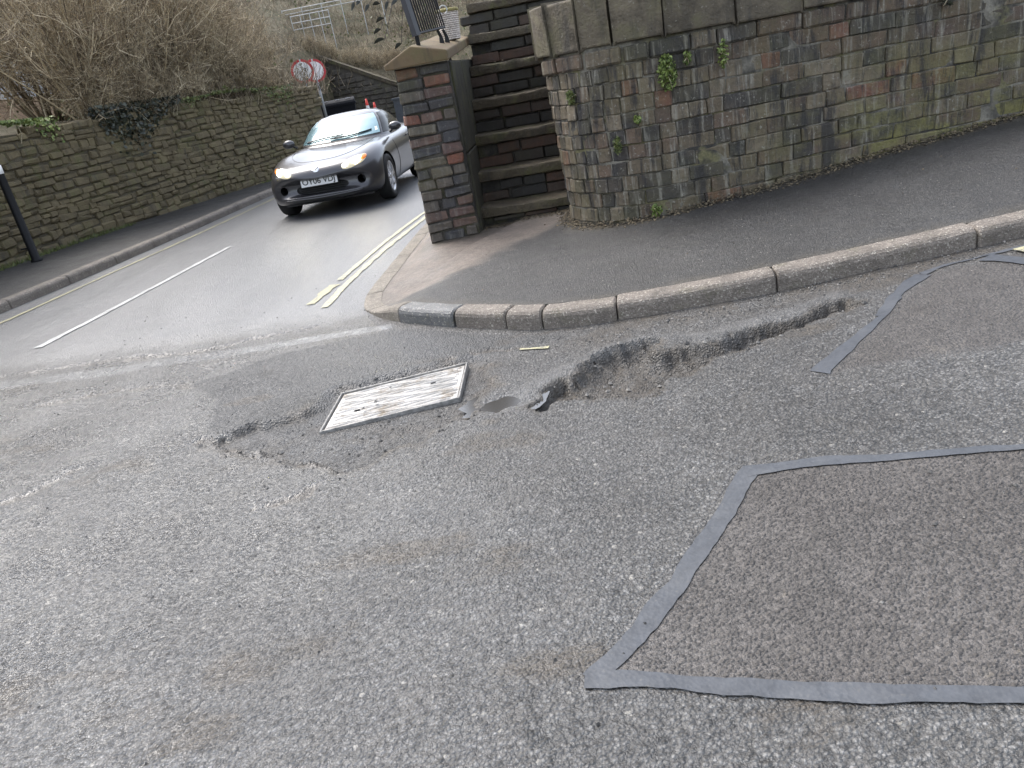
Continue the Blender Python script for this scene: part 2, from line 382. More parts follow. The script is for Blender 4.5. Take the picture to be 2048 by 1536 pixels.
def mortarmat(name, a, b, c3):
    m = Mt(name); c = m.mix(m.rng(m.noise(3.2, 4, 0.6), 0.42, 0.58), a, b)
    c = m.mix(m.rng(m.noise(4.4, 4, 0.6, vec=m.map((1, 1, 1), (0.4, 0.3, 1))), 0.5, 0.62), c, c3)
    c = m.mix(m.rng(m.noise(60, 4), 0.3, 0.7), m.mix(1, c, (0.6, 0.6, 0.6), 'MULTIPLY'), c)
    return m.done(Base_Color=c, Roughness=0.95, Normal=m.bump(m.noise(70, 5, 0.7), 0.8, 0.012))
MAT['mortar'] = mortarmat('mortar', (0.26, 0.24, 0.195), (0.05, 0.046, 0.04), (0.18, 0.165, 0.085))
MAT['mortar_dark'] = mortarmat('dark_mortar', (0.10, 0.09, 0.075), (0.035, 0.032, 0.028), (0.07, 0.065, 0.035))
MAT['stone_bed'] = mortarmat('stone_bed', (0.11, 0.092, 0.06), (0.075, 0.062, 0.04), (0.10, 0.095, 0.038))
MAT['cope'] = stonemat('coping_stone', (0.060, 0.049, 0.034), (0.230, 0.190, 0.132), 0.55, 1.0, 7, 0.75)
MAT['cope_pier'] = stonemat('pier_coping_stone', (0.125, 0.083, 0.042), (0.21, 0.148, 0.080), 0.6, 0.4, 4, 0.15)
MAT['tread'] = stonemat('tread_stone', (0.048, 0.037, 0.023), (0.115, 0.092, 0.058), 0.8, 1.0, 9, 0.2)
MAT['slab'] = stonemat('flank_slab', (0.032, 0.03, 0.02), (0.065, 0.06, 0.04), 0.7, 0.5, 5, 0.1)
MAT['stone'] = stonemat('wall_stone', (0.086, 0.066, 0.034), (0.185, 0.147, 0.080), 0.8, 0.9, 6, 0.3)
MAT['stone_far'] = stonemat('far_stone', (0.05, 0.044, 0.036), (0.10, 0.088, 0.07), 0.45, 0.7, 4, 0.1)
MAT['soil'] = stonemat('bank_soil', (0.055, 0.045, 0.03), (0.12, 0.10, 0.065), 0.7, 1.0, 3, 0.1)
MAT['bark'] = twigmat('twig_bark', 1.3)
MAT['bark2'] = twigmat('dull_twig_bark', 1.05); MAT['scrub'] = leafmat('scrub_stalk', (0.045, 0.035, 0.024), (0.27, 0.215, 0.14), 0.8)
MAT['deadleaf'] = leafmat('dead_leaf', (0.18, 0.12, 0.05), (0.46, 0.36, 0.20), 0.7)
MAT['ivy'] = leafmat('ivy_leaf', (0.014, 0.018, 0.014), (0.06, 0.065, 0.04), 0.4)
MAT['green'] = leafmat('small_leaf', (0.05, 0.085, 0.016), (0.22, 0.27, 0.07), 0.5)
MAT['grass'] = leafmat('grass_blade', (0.045, 0.065, 0.018), (0.15, 0.17, 0.05), 0.6)
MAT['litter'] = leafmat('litter', (0.018, 0.014, 0.009), (0.16, 0.125, 0.075), 0.8)
MAT['gravel'] = leafmat('loose_stone', (0.02, 0.02, 0.02), (0.20, 0.19, 0.175), 0.7)
MAT['black'] = plain('black_paint', (0.008, 0.008, 0.009), 0.5, Specular_IOR_Level=.2)
MAT['iron'] = plain('cast_iron', (0.20, 0.19, 0.175), 0.3, 0.75, 0.3, 30, 0.3)

# ------------------------------------------------------------------ terrain
def G(x, y):
    x = np.asarray(x, float); y = np.asarray(y, float)
    t = np.maximum(0, x - 0.2); u = np.maximum(0, y - 16)
    return 0.075 * t * t / (t + 0.8) + 0.03 * u * u / (u + 3)
SUNK = [(-1.583, 3.466), (-1.195, 3.124), (-0.758, 2.824), (-0.553, 2.939), (-0.31, 3.088), (-0.20, 3.09), (-0.16, 3.27), (-0.10, 3.5), (-0.06, 3.76), (-0.174, 3.88), (-0.51, 3.87), (-0.894, 3.85), (-1.084, 3.56), (-1.414, 3.52)]
RUT = [(0.533, 3.66), (0.74, 3.66), (0.764, 3.444), (0.993, 3.408), (1.357, 3.442), (1.721, 3.519), (1.74, 3.44), (1.301, 3.305), (0.956, 3.199), (0.72, 3.115), (0.594, 2.991), (0.41, 3.037), (0.30, 3.10), (0.12, 3.08), (0.06, 3.13), (0.16, 3.27), (0.361, 3.442)]
PATCH1 = [(0.09, 1.42), (0.248, 1.60), (0.463, 1.85), (0.70, 2.13), (0.76, 2.20), (0.975, 2.16), (1.249, 2.07), (1.56, 1.965), (3.0, 1.5), (2.6, 0.6), (1.5, 0.985), (0.944, 1.15), (0.618, 1.25), (0.415, 1.322)]
PATCH2 = [(1.29, 2.80), (1.50, 2.99), (1.75, 3.2), (2.15, 3.57), (2.56, 3.56), (4.2, 3.45), (4.2, 2.4), (2.6, 2.5)]
CHAN = [(-4.6, 5.32), (-3.55, 5.14), (-2.9, 5.03), (-2.1, 4.92), (-1.65, 4.87), (-1.2, 4.86), (-0.75, 4.80)]
DARK = [(-1.963, 4.365), (-1.443, 4.685), (-0.686, 4.735), (-0.012, 4.22), (0.45, 3.97), (0.192, 3.93), (-0.175, 3.90), (-0.884, 3.80), (-1.0, 3.338), (-1.496, 3.515), (-1.583, 3.466), (-1.671, 4.012)]
CRACKS = [([(-3.687, 5.376), (-2.91, 5.309), (-2.158, 5.068), (-1.963, 5.09), (-1.684, 5.131), (-1.258, 5.161)], 0.045, 0.018),
          ([(-0.757, 2.815), (-0.84, 2.76), (-0.925, 2.692), (-1.107, 2.66)], 0.022, 0.012), ([(-2.415, 3.142), (-2.315, 3.218), (-2.18, 3.385)], 0.022, 0.010),
          ([(-1.583, 3.466), (-1.195, 3.134), (-0.758, 2.834)], 0.035, 0.014), ([(-0.51, 3.90), (-0.315, 3.96), (-0.144, 3.99), (0.139, 3.96)], 0.02, 0.012),
          ([(-2.9, 4.55), (-2.5, 4.52), (-2.1, 4.45), (-1.9, 4.3)], 0.06, 0.012)]
COV = [Vector((-0.965, 3.345)), Vector((-0.91, 3.77)), Vector((-0.205, 3.85)), Vector((-0.275, 3.41))]
def roadz(x, y, full=False):
    x = np.asarray(x, float); y = np.asarray(y, float); z = G(x, y)
    wob = (fbm(x, y, 9, 4, 3) - 0.5) * 0.16
    sd_ = sdist(SUNK, x, y) + wob
    sunk = sstep(0, 0.028, sd_)
    rw = (fbm(x, y, 10, 5, 13) - 0.5) * 0.17
    rd_ = sdist(RUT, x, y) + rw
    rut = sstep(0, 0.022, rd_)
    rough = fbm(x, y, 22, 3, 11) - 0.5; lump = fbm(x, y, 13, 4, 17) - 0.5
    z = z - sunk * (0.030 + 0.02 * (fbm(x, y, 6, 3, 5) - 0.4)) + sunk * rough * 0.014
    z = z - rut * (0.060 + 0.035 * sstep(0.02, 0.12, rd_)) + rut * (lump * 0.075 + rough * 0.03)
    band = sstep(0.09, 0.02, ldist([(-0.02, 3.20), (0.054, 3.294), (0.246, 3.459), (0.477, 3.613), (0.75, 3.66), (1.0, 3.5), (1.36, 3.53), (1.7, 3.60)], x, y) + rw * 0.3) * (1 - rut)
    z = z + band * 0.009
    z = z + (fbm(x, y, 2.2, 3, 21) - 0.5) * 0.022 * sstep(9, 5, y) + (fbm(x, y, 7, 3, 23) - 0.5) * 0.007 * sstep(9, 5, y)
    mud = sunk * 0.5 * sstep(0.35, 0.65, fbm(x, y, 5, 3, 31)) + 0.95 * sstep(0.07, 0.0, np.abs(sd_)) * sstep(0.3, 0.55, fbm(x, y, 4, 2, 9))
    mud = np.maximum(mud, rut * (0.6 + 0.4 * sstep(0.6, 0.3, fbm(x, y, 8, 3, 19)))); mud = np.maximum(mud, 0.9 * sstep(0.04, 0.0, np.abs(rd_)) * sstep(0.35, 0.5, fbm(x, y, 6, 2, 10)))
    for ln, w, dep in CRACKS:
        d = ldist(ln, x, y) + (fbm(x, y, 12, 4, 41) - 0.5) * 0.13
        c = sstep(w, w * 0.2, d); z = z - c * dep; mud = np.maximum(mud, c * 0.9)
    # pothole with the puddle
    d = np.hypot((x + 0.05), (y - 3.235) * 1.3) + rw * 1.1; z = z - 0.022 * sstep(0.17, 0.04, d)
    # seat of the iron cover
    cd = sdist([tuple(c) for c in COV], x, y); f = sstep(-0.12, -0.02, cd)
    z = z * (1 - f) + f * (-0.034)
    if not full: return z
    dark = sstep(-0.01, 0.04, sdist(DARK, x, y) + wob * 0.25)
    wet = np.clip(sstep(0.9, -1.8, x + 0.15 * (y - 3)) * 0.9 * sstep(7.5, 4.5, y) + 0.45 * sstep(5.0, 7.0, y) * sstep(0.5, -0.3, x), 0, 1) * (0.6 + 0.6 * fbm(x, y, 1.2, 3, 55))
    mud = np.maximum(mud, 0.8 * sstep(0.64, 0.74, fbm(x * 1.0, y * 2.2, 2.1, 4, 77)) * sstep(6, 4, y))
    mud = np.maximum(mud, 0.75 * sstep(0.35, 0.02, np.abs(y - (3.95 - 0.05 * x))) * sstep(0.1, 0.5, x) * sstep(0.35, 0.6, fbm(x, y, 5, 3, 88)))
    patch = np.maximum(sstep(-0.02, 0.01, sdist(PATCH1, x, y)), 0.85 * sstep(-0.03, 0.05, sdist(PATCH2, x, y) + wob * 0.3))
    cw = 0.16 - 0.03 * (x + 2)
    pale = sstep(1.0, 0.75, np.abs(ldist(CHAN, x, y) + wob * 0.25) / (0.5 * np.clip(cw, 0.07, 0.3)))
    pale = np.maximum(pale * (0.55 + 0.45 * sstep(-1.9, -1.2, x)), band * 0.3)
    main = sstep(-0.05, 0.6, y - (4.98 - 0.12 * (x + 1.2)) + wob * 0.8) * (1 - 0.6 * np.clip(mud, 0, 1))
    wet = wet * (1 - 0.75 * dark) * (1 - 0.8 * sunk) * (1 - rut)
    return z, dark, np.clip(mud, 0, 1), np.clip(wet, 0, 1), patch, pale, main

def axis(*segs):
    out = []
    for a, b, st in segs: out += list(np.arange(a, b - 1e-6, st))
    return np.array(out + [segs[-1][1]])
def gridmesh(name, xs, ys, zf, mat):
    X, Y = np.meshgrid(xs, ys); r = zf(X, Y); Z = r[0] if isinstance(r, tuple) else r
    V = np.stack([X.ravel(), Y.ravel(), Z.ravel()], 1); nx, ny = len(xs), len(ys)
    i = np.arange(nx - 1)[None, :] + np.arange(ny - 1)[:, None] * nx; i = i.ravel()
    F = np.stack([i, i + 1, i + 1 + nx, i + nx], 1)
    me = bpy.data.meshes.new(name); me.vertices.add(len(V)); me.vertices.foreach_set('co', V.ravel())
    me.loops.add(F.size); me.loops.foreach_set('vertex_index', F.ravel().astype(np.int32))
    me.polygons.add(len(F)); me.polygons.foreach_set('loop_start', (np.arange(len(F)) * 4).astype(np.int32))
    me.update(calc_edges=True); me.validate()
    me.polygons.foreach_set('use_smooth', [True] * len(F)); me.materials.append(mat)
    if isinstance(r, tuple):
        a = me.color_attributes.new('mask', 'FLOAT_COLOR', 'POINT')
        a.data.foreach_set('color', np.stack([r[1].ravel(), r[2].ravel(), r[3].ravel(), np.ones(X.size)], 1).ravel().astype(np.float32))
        a = me.color_attributes.new('mask2', 'FLOAT_COLOR', 'POINT')
        a.data.foreach_set('color', np.stack([r[4].ravel(), r[5].ravel(), r[6].ravel(), np.ones(X.size)], 1).ravel().astype(np.float32))
    return me

tag(link('ground', gridmesh('ground', axis((-400, 400, 100)), axis((-300, 500, 100)), lambda x, y: x * 0 - 0.6, MAT['soil'])), kind='structure')
road = link('road', gridmesh('road', axis((-12, -2.8, 0.1), (-2.8, 2.9, 0.016), (2.9, 9, 0.12)), axis((-4, 0.8, 0.2), (0.8, 5.45, 0.016), (5.45, 46, 0.16)), lambda x, y: roadz(x, y, True), MAT['road']))
tag(road, kind='structure')

def strip(name, pts, w, mat, dz=0.006, jag=0.006, parent=road, seed=0, step=0.03, taper=(1, 1), n=4):
    p = Path(pts, 8); N = max(3, int(p.len / step)); vs = []; fs = []
    zf = lambda a: float(roadz(a.x, a.y)) + dz
    for i in range(N + 1):
        c, t = p.at(p.len * i / N); nn = Vector((-t.y, t.x)); u = i / N
        ww = w * (taper[0] + (taper[1] - taper[0]) * u)
        wl = ww / 2 + jag * (float(fbm(i * 0.21, 0.5, 1, 3, seed)) - 0.5) * 4 + jag * random.uniform(-.3, .3)
        wr = ww / 2 + jag * (float(fbm(i * 0.21, 9.5, 1, 3, seed)) - 0.5) * 4 + jag * random.uniform(-.3, .3)
        wl = max(wl, 0.002); wr = max(wr, 0.002)
        for k in range(n): q = c + nn * (wl + (-wr - wl) * k / (n - 1)); vs.append((q.x, q.y, zf(q)))
    for i in range(N):
        for k in range(n - 1): a = i * n + k; fs.append((a, a + n, a + n + 1, a + 1))
    return link(name, mesh(name, vs, fs, mat, True), parent)

# bituminous over-banding round the repaired patch
strip('bitumen_joint', [(0.06, 1.43), (0.248, 1.608), (0.463, 1.858), (0.686, 2.135), (0.765, 2.225)], 0.066, MAT['seal'], 0.0035, 0.007, seed=1)
strip('bitumen_joint', [(0.735, 2.213), (0.975, 2.171), (1.249, 2.079), (1.56, 1.975)], 0.060, MAT['seal'], 0.0045, 0.006, seed=2, taper=(1, .6))
strip('bitumen_joint', [(0.04, 1.43), (0.196, 1.394), (0.415, 1.315), (0.618, 1.243), (0.944, 1.144), (1.5, 0.98)], 0.052, MAT['seal'], 0.0055, 0.007, seed=3)
strip('bitumen_joint', [(1.271, 2.817), (1.491, 3.003), (1.743, 3.202)], 0.085, MAT['seal'], 0.0035, 0.008, seed=4, taper=(1, .35))
strip('bitumen_joint', [(1.735, 3.213), (1.974, 3.45), (2.156, 3.589)], 0.06, MAT['seal'], 0.0035, 0.01, seed=5, taper=(.5, 1.4))
strip('bitumen_joint', [(2.156, 3.60), (2.4, 3.63), (2.8, 3.62)], 0.04, MAT['seal'], 0.0045, 0.01, seed=6, taper=(1, .3))
strip('bitumen_joint', [(2.49, 3.60), (2.559, 3.44), (2.62, 3.3)], 0.09, MAT['seal'], 0.0055, 0.01, seed=7)
def sheet(name, poly, mat, dz, st=0.04, parent=road):
    xs = [p[0] for p in poly]; ys = [p[1] for p in poly]
    X = np.arange(min(xs), max(xs) + st, st); Y = np.arange(min(ys), max(ys) + st, st)
    gx, gy = np.meshgrid(X, Y); ins = sdist(poly, gx, gy) > -st * 0.3
    Z = roadz(gx, gy) + dz; ids = {}; vs = []; fs = []
    for j in range(len(Y) - 1):
        for i in range(len(X) - 1):
            if ins[j, i] and ins[j, i + 1] and ins[j + 1, i] and ins[j + 1, i + 1]:
                q = []
                for (jj, ii) in ((j, i), (j, i + 1), (j + 1, i + 1), (j + 1, i)):
                    if (jj, ii) not in ids: ids[(jj, ii)] = len(vs); vs.append((gx[jj, ii], gy[jj, ii], Z[jj, ii]))
                    q.append(ids[(jj, ii)])
                fs.append(tuple(q))
    return link(name, mesh(name, vs, fs, mat, True), parent)
# pale worn channel across the mouth of the side street, lines
strip('white_line', [(-3.76, 6.05), (-3.62, 6.8), (-3.47, 7.6), (-3.30, 8.55), (-3.13, 9.5)], 0.07, MAT['white'], 0.006, 0.007, seed=13)
strip('yellow_line', [(-1.30, 6.45), (-1.155, 7.2), (-0.99, 7.98), (-0.68, 9.24), (-0.23, 10.9), (0.42, 13.0)], 0.055, MAT['yellow'], 0.006, 0.008, seed=14)
strip('yellow_line', [(-1.30, 5.62), (-1.19, 6.4), (-0.98, 7.5), (-0.67, 8.8), (-0.27, 10.4), (0.45, 12.7)], 0.06, MAT['yellow'], 0.006, 0.008, seed=15)
strip('yellow_line', [(-1.445, 5.793), (-1.40, 6.0), (-1.32, 6.3)], 0.075, MAT['yellow_worn'], 0.006, 0.02, seed=16)
strip('yellow_line', [(-5.05, 6.2), (-4.827, 7.377), (-4.537, 8.973), (-4.085, 11.312), (-3.62, 14.194), (-3.0, 17.5), (-2.2, 21)], 0.05, MAT['yellow_worn'], 0.006, 0.008, seed=17, step=0.06)
strip('yellow_line', [(0.078, 3.90), (0.15, 3.87), (0.235, 3.84)], 0.028, MAT['yellow_worn'], 0.007, 0.008, seed=18)
strip('yellow_line', [(2.63, 3.57), (2.75, 3.58), (2.9, 3.575)], 0.06, MAT['yellow_worn'], 0.012, 0.01, seed=19)
# standing water
def watermat():
    m = Mt('puddle_water'); c = m.mix(m.noise(6), (0.03, 0.028, 0.024), (0.05, 0.046, 0.04))
    return m.done(Base_Color=c, Roughness=0.16, IOR=1.6, Specular_IOR_Level=1.0)
MAT['water'] = watermat()
for cx, cy, rx, ry in ((-0.05, 3.235, 0.20, 0.16),):
    gx, gy = np.meshgrid(np.linspace(cx - rx * .7, cx + rx * .7, 15), np.linspace(cy - ry * .7, cy + ry * .7, 15)); zz = np.sort(roadz(gx, gy).ravel()); z = float(zz[int(len(zz) * .34)])
    pts = [(cx + 1.05 * rx * cos(2 * pi * k / 28) * random.uniform(.85, 1.1), cy + 1.05 * ry * sin(2 * pi * k / 28) * random.uniform(.85, 1.1), z) for k in range(28)]
    tag(link('puddle', mesh('puddle', pts, [tuple(range(28))], MAT['water'])), kind='structure')

# ------------------------------------------------------------------ kerb and pavement of the side street
KP = [(0.9, 13.0), (0.1, 11.0), (-0.35, 9.6), (-0.62, 8.436), (-0.764, 7.479), (-0.846, 6.879), (-0.901, 6.44), (-0.964, 5.981), (-0.985, 5.63), (-0.926, 5.254), (-0.66, 4.85), (-0.29, 4.51), (0.03, 4.29), (0.24, 4.18), (0.66, 4.04), (1.52, 3.87), (2.56, 3.765), (3.5, 3.73), (4.4, 3.73), (5.3, 3.75), (7.5, 3.85)]
kp = Path(KP, 14)
S_TIP, S_FULL = kp.near((-0.926, 5.254)), kp.near((-0.66, 4.85))
def kerb_h(s):
    if s < S_TIP: return 0.014
    return 0.014 + (0.106 - 0.014) * float(sstep(S_TIP, S_FULL + 0.05, s))
SEC = [(0.0, -1.0, -0.12), (0.003, 0.62, 0), (0.010, 0.80, 0), (0.024, 0.93, 0), (0.045, 0.99, 0), (0.075, 1.0, 0.0), (0.135, 1.0, 0.002), (0.135, -1.0, -0.12)]
kerb = empty('kerb', (0, 0, 0)); tag(kerb, kind='structure')
def kerbstone(pth, hfun, s0, s1, mat, parent, zf, seed, flush=False):
    r = random.Random(seed); n = max(5, int((s1 - s0) / 0.05)); vs = []; fs = []; m = len(SEC)
    ox, oz, ey = r.uniform(-.006, .006), r.uniform(-.004, .004), r.uniform(-0.008, 0.008)
    L = s1 - s0
    for i in range(n + 1):
        e = i / n
        s = s0 + 0.004 + (L - 0.008) * e
        if i in (0, 1, n - 1, n):
            s = (s0 + 0.004, s0 + 0.014)[i] if i < 2 else (s1 - 0.014, s1 - 0.004)[i - n + 1]
        c, t = pth.at(s); nn = Vector((-t.y, t.x)); h = hfun(s)
        inset = 0.008 if i in (0, n) else 0
        for d, k, b in SEC:
            hh = (h * k if k >= 0 else b)
            if not flush: d2 = d + ox + ey * (e - .5)
            else: d2 = d
            d2 += inset if d < 0.1 else 0
            q = c + nn * d2
            ch = r.uniform(-.002, .002) if k > 0 else 0
            vs.append((q.x, q.y, zf(q.x, q.y) + hh + (oz if k > .5 and not flush else 0) - (inset if k > 0.3 else 0) + ch))
    for i in range(n):
        for k in range(m - 1): a = i * m + k; fs.append((a, a + 1, a + m + 1, a + m))
    fs.append(tuple(range(m))[::-1]); fs.append(tuple(n * m + k for k in range(m)))
    return link('kerbstone', mesh('kerbstone', vs, fs, mat), parent)
gz = lambda x, y: float(G(x, y))
J = [(-0.926, 5.254), (-0.66, 4.85), (-0.29, 4.51), (0.03, 4.29), (0.24, 4.18), (0.66, 4.04), (1.52, 3.87), (2.56, 3.765), (3.5, 3.73), (4.4, 3.73), (5.3, 3.75)]
ks = [kp.near(j) for j in J] + [kp.len]
for i in range(len(ks) - 1):
    o = kerbstone(kp, kerb_h, ks[i], ks[i + 1], MAT['kerb_pale'] if i == 0 else MAT['kerb_dark'] if i == 1 else MAT['kerb'], kerb, gz, i)
    if i == 0: o['label'] = 'pale tapering dropped kerbstone at the corner'
    if i == 1: o['label'] = 'smooth dark grey kerbstone'
s = 0.0; i = 0
while s < S_TIP - 0.1:
    e = min(S_TIP, s + (0.9 if s < S_TIP - 2.2 else 0.62)); e = S_TIP if S_TIP - e < 0.3 else e
    kerbstone(kp, kerb_h, s, e, MAT['kerb_pale'], kerb, gz, 50 + i, True); s = e; i += 1

AB = [((0.9, 13.0), (2.2, 13.0)), ((-0.35, 9.6), (0.15, 9.6)), ((-0.62, 8.436), (-0.10, 8.5)), ((-0.764, 7.479), (-0.25, 7.5)), ((-0.846, 6.879), (-0.35, 6.98)), ((-0.901, 6.44), (-0.1, 7.1)), ((-0.964, 5.981), (0.1, 7.25)), ((-0.985, 5.63), (0.35, 7.3)), ((-0.926, 5.254), (0.6, 7.3)), ((-0.66, 4.85), (0.85, 7.1)),
      ((-0.29, 4.51), (0.98, 6.6)), ((0.03, 4.29), (1.05, 6.35)), ((0.24, 4.18), (1.25, 6.15)), ((0.66, 4.04), (1.6, 6.05)), ((1.52, 3.87), (2.3, 6.1)), ((2.56, 3.765), (3.2, 6.15)), ((3.5, 3.73), (4.0, 6.2)), ((5.3, 3.75), (5.3, 6.25)), ((7.5, 3.85), (7.5, 6.35))]
abs_ = [kp.near(a) for a, b in AB]; abs_[0] = 0; abs_[-1] = kp.len
RED = [(-0.74, 5.3), (-0.47, 5.36), (-0.09, 5.57), (0.3, 6.05), (0.77, 6.42), (1.2, 7.5), (-0.2, 9.8), (-1.3, 7.5), (-1.3, 5.3)]
WP0 = [(0.765, 6.42), (0.805, 6.08), (0.96, 5.88), (1.24, 5.79), (1.7, 5.805), (2.2, 5.85), (3.15, 5.92), (4.24, 5.96), (5.5, 6.0), (7.4, 6.1)]
def pavement():
    N, Mx = 420, 60; V = np.zeros((N + 1, Mx + 1, 3)); 
    for i in range(N + 1):
        s = kp.len * i / N; c, t = kp.at(s); nn = Vector((-t.y, t.x)); a = c + nn * 0.131
        k = min(max(int(np.searchsorted(abs_, s)) - 1, 0), len(AB) - 2); u = (s - abs_[k]) / (abs_[k + 1] - abs_[k] + 1e-9)
        b = Vector(AB[k][1]).lerp(Vector(AB[k + 1][1]), min(max(u, 0), 1))
        for j in range(Mx + 1):
            w = j / Mx; q = a.lerp(b, w); g = gz(q.x, q.y)
            h = kerb_h(s) - 0.003; up = 0.135
            V[i, j] = (q.x, q.y, g + h + (up - h) * float(sstep(0, 0.55, w)) * (1 if s > S_TIP else 0.8))
    V[:, :, 2] += (fbm(V[:, :, 0], V[:, :, 1], 3, 3, 5) - .5) * 0.012 * np.minimum(1, np.arange(Mx + 1)[None, :] / 8)
    idx = lambda i, j: i * (Mx + 1) + j
    fs = [(idx(i, j), idx(i + 1, j), idx(i + 1, j + 1), idx(i, j + 1)) for i in range(N) for j in range(Mx)]
    P = V.reshape(-1, 3); me = mesh('pavement', P, fs, MAT['pave'], True)
    red = sstep(-0.06, 0.12, sdist(RED, P[:, 0], P[:, 1]) + (fbm(P[:, 0], P[:, 1], 5, 3, 2) - .5) * 0.25)
    a = me.attributes.new('red', 'FLOAT', 'POINT'); a.data.foreach_set('value', red.astype(np.float32))
    dw = np.minimum(ldist([tuple(q) for q in WP0], P[:, 0], P[:, 1]), ldist([(-0.48, 6.75), (-0.03, 6.79), (0.0, 7.06), (0.95, 6.9)], P[:, 0], P[:, 1])) + (fbm(P[:, 0], P[:, 1], 4, 4, 6) - .5) * 0.16
    dirt = np.maximum(sstep(0.22, 0.02, dw), 0.5 * sstep(0.06, 0.0, np.tile(np.linspace(0, 1, 61), 421) + (fbm(P[:, 0], P[:, 1], 6, 3, 8) - .5) * .05))
    a = me.attributes.new('dirt', 'FLOAT', 'POINT'); a.data.foreach_set('value', dirt.astype(np.float32))
    return tag(link('pavement', me), kind='structure'), P
pave_o, PAVE_P = pavement()
def pavez(x, y):
    d = (PAVE_P[:, 0] - x) ** 2 + (PAVE_P[:, 1] - y) ** 2; return float(PAVE_P[int(np.argmin(d)), 2])

# ------------------------------------------------------------------ curved brick retaining wall
WP = Path([(1.22, 8.7), (1.02, 7.7), (0.86, 6.95), (0.765, 6.42), (0.80, 6.17), (0.93, 5.95), (1.16, 5.80), (1.5, 5.73), (1.95, 5.745), (2.45, 5.81), (3.15, 5.90), (4.24, 5.96), (5.5, 6.0), (7.4, 6.1)], 14)
wall = empty('brick_wall', (1.24, 5.95, 0.1))
tag(wall, 'curved retaining wall of stained mixed bricks with big stone coping beside the steps', 'brick wall')
WO = Vector(wall.location)
S_CURVE = WP.near((0.765, 6.42)); S_STR = WP.near((1.95, 5.745))
def wall_pt(s, z, off=0.0):
    c, t = WP.at(s); n = Vector((t.y, -t.x))
    lean = 0.055 * float(sstep(S_STR + 0.3, S_CURVE + .3, s)) - 0.015
    q = c + n * (off + lean * (z - 0.2)); return Vector((q.x, q.y, z)), t, n
def var_meshes(name, d, off, jit, mat, k, seed):
    return [bev(None, d, off, jit, seed + i, mat, name) for i in range(k)]
BR_S = var_meshes('brick', (0.33, 0.09, 0.104), 0.007, 0.0065, MAT['brick'], 5, 100)
BR_H = var_meshes('brick', (0.15, 0.09, 0.104), 0.007, 0.0065, MAT['brick'], 5, 200)
def bsize(s): return 0.108 + 0.064 * float(sstep(S_CURVE, WP.near((3.4, 5.93)), s))
s_lo, s_hi = WP.near((0.88, 7.05)), WP.near((5.0, 5.98))
CH = 0.113; rest = MB(); rr = random.Random(5)
def ribbon(mb, s0, s1, z0, z1, off, thick, n=80, zs=8, nz=0.0):
    """closed slab of the wall between two arc lengths"""
    o = len(mb.v); m = zs + 1
    for i in range(n + 1):
        s = s0 + (s1 - s0) * i / n
        for k in range(m): zz_ = z0 + (z1 - z0) * k / zs; mb.v.append(tuple(wall_pt(s, zz_, off + (nz * (float(fbm(s, zz_, 3.5, 3, 61)) - .55) if nz else 0))[0] - WO))
        mb.v.append(tuple(wall_pt(s, z1, off - thick)[0] - WO)); mb.v.append(tuple(wall_pt(s, z0, off - thick)[0] - WO))
    q = m + 2
    for i in range(n):
        for k in range(q): a = o + i * q + k; b = o + i * q + (k + 1) % q; mb.f.append((a, b, b + q, a + q))
    mb.f.append(tuple(o + k for k in range(q))); mb.f.append(tuple(o + n * q + k for k in range(q))[::-1])
core = MB(); ribbon(core, 0.0, WP.len, -0.15, 1.46, -0.010, 0.33, 320, 26, 0.045)
core.build('mortar_bed', MAT['mortar'], wall, True)
for k in range(11):
    z = 0.07 + CH * k + CH / 2
    s = rr.uniform(0.0, 0.15)
    while s < WP.len - 0.1:
        hw = bsize(s); st = rr.random() < (0.5 if s > S_CURVE + 1.1 else 0.3 if s > S_CURVE + .75 else 0.0)
        if s < s_lo: st = True
        L = hw * (2.12 if st else 1.0) * rr.uniform(0.94, 1.06)
        sm = s + L / 2; s += L
        p, t, n = wall_pt(sm, z)
        if p.z + 0.06 < gz(p.x, p.y) + 0.1: continue
        ctr = p - Vector((n.x, n.y, 0)) * (0.045 + rr.uniform(-0.005, 0.005))
        ang = atan2(t.y, t.x)
        if s_lo < sm < s_hi:
            me = rr.choice(BR_S if st else BR_H); nom = 0.33 if st else 0.15
            o = link('brick', me, wall, ctr - WO + Vector((0, 0, rr.uniform(-.003, .003))), (rr.uniform(-.015, .015), rr.uniform(-.012, .012), ang + rr.uniform(-.02, .02)), ((L - rr.choice((.004, .006, .008, .014))) / nom, 1, rr.uniform(.99, 1.06)))
        else: rest.box(ctr - WO, (L - 0.011, 0.09, 0.103), ang)
# projecting course under the coping
BAND = var_meshes('brick', (0.40, 0.11, 0.10), 0.012, 0.005, MAT['brick'], 4, 300)
s = 0.0
while s < WP.len - 0.1:
    hw = bsize(s); L = hw * rr.choice((2.2, 2.4, 1.5)); sm = s + L / 2; s += L
    p, t, n = wall_pt(sm, 1.372); ctr = p - Vector((n.x, n.y, 0)) * (0.038 + rr.uniform(-.004, .006)); ang = atan2(t.y, t.x)
    if s_lo < sm < s_hi: link('brick', rr.choice(BAND), wall, ctr - WO, (0, rr.uniform(-.01, .01), ang + rr.uniform(-.02, .02)), ((L - 0.012) / 0.40, 1, 1.08))
    else: rest.box(ctr - WO, (L - 0.012, 0.11, 0.105), ang)
o = rest.build('brick', brickmat('wall_brick_far', [(0, (0.035, 0.037, 0.05)), (0.3, (0.10, 0.072, 0.06)), (0.55, (0.13, 0.112, 0.085)), (0.8, (0.19, 0.085, 0.06))], 0.5, 0.5, island=True), wall); o['kind'] = 'stuff'
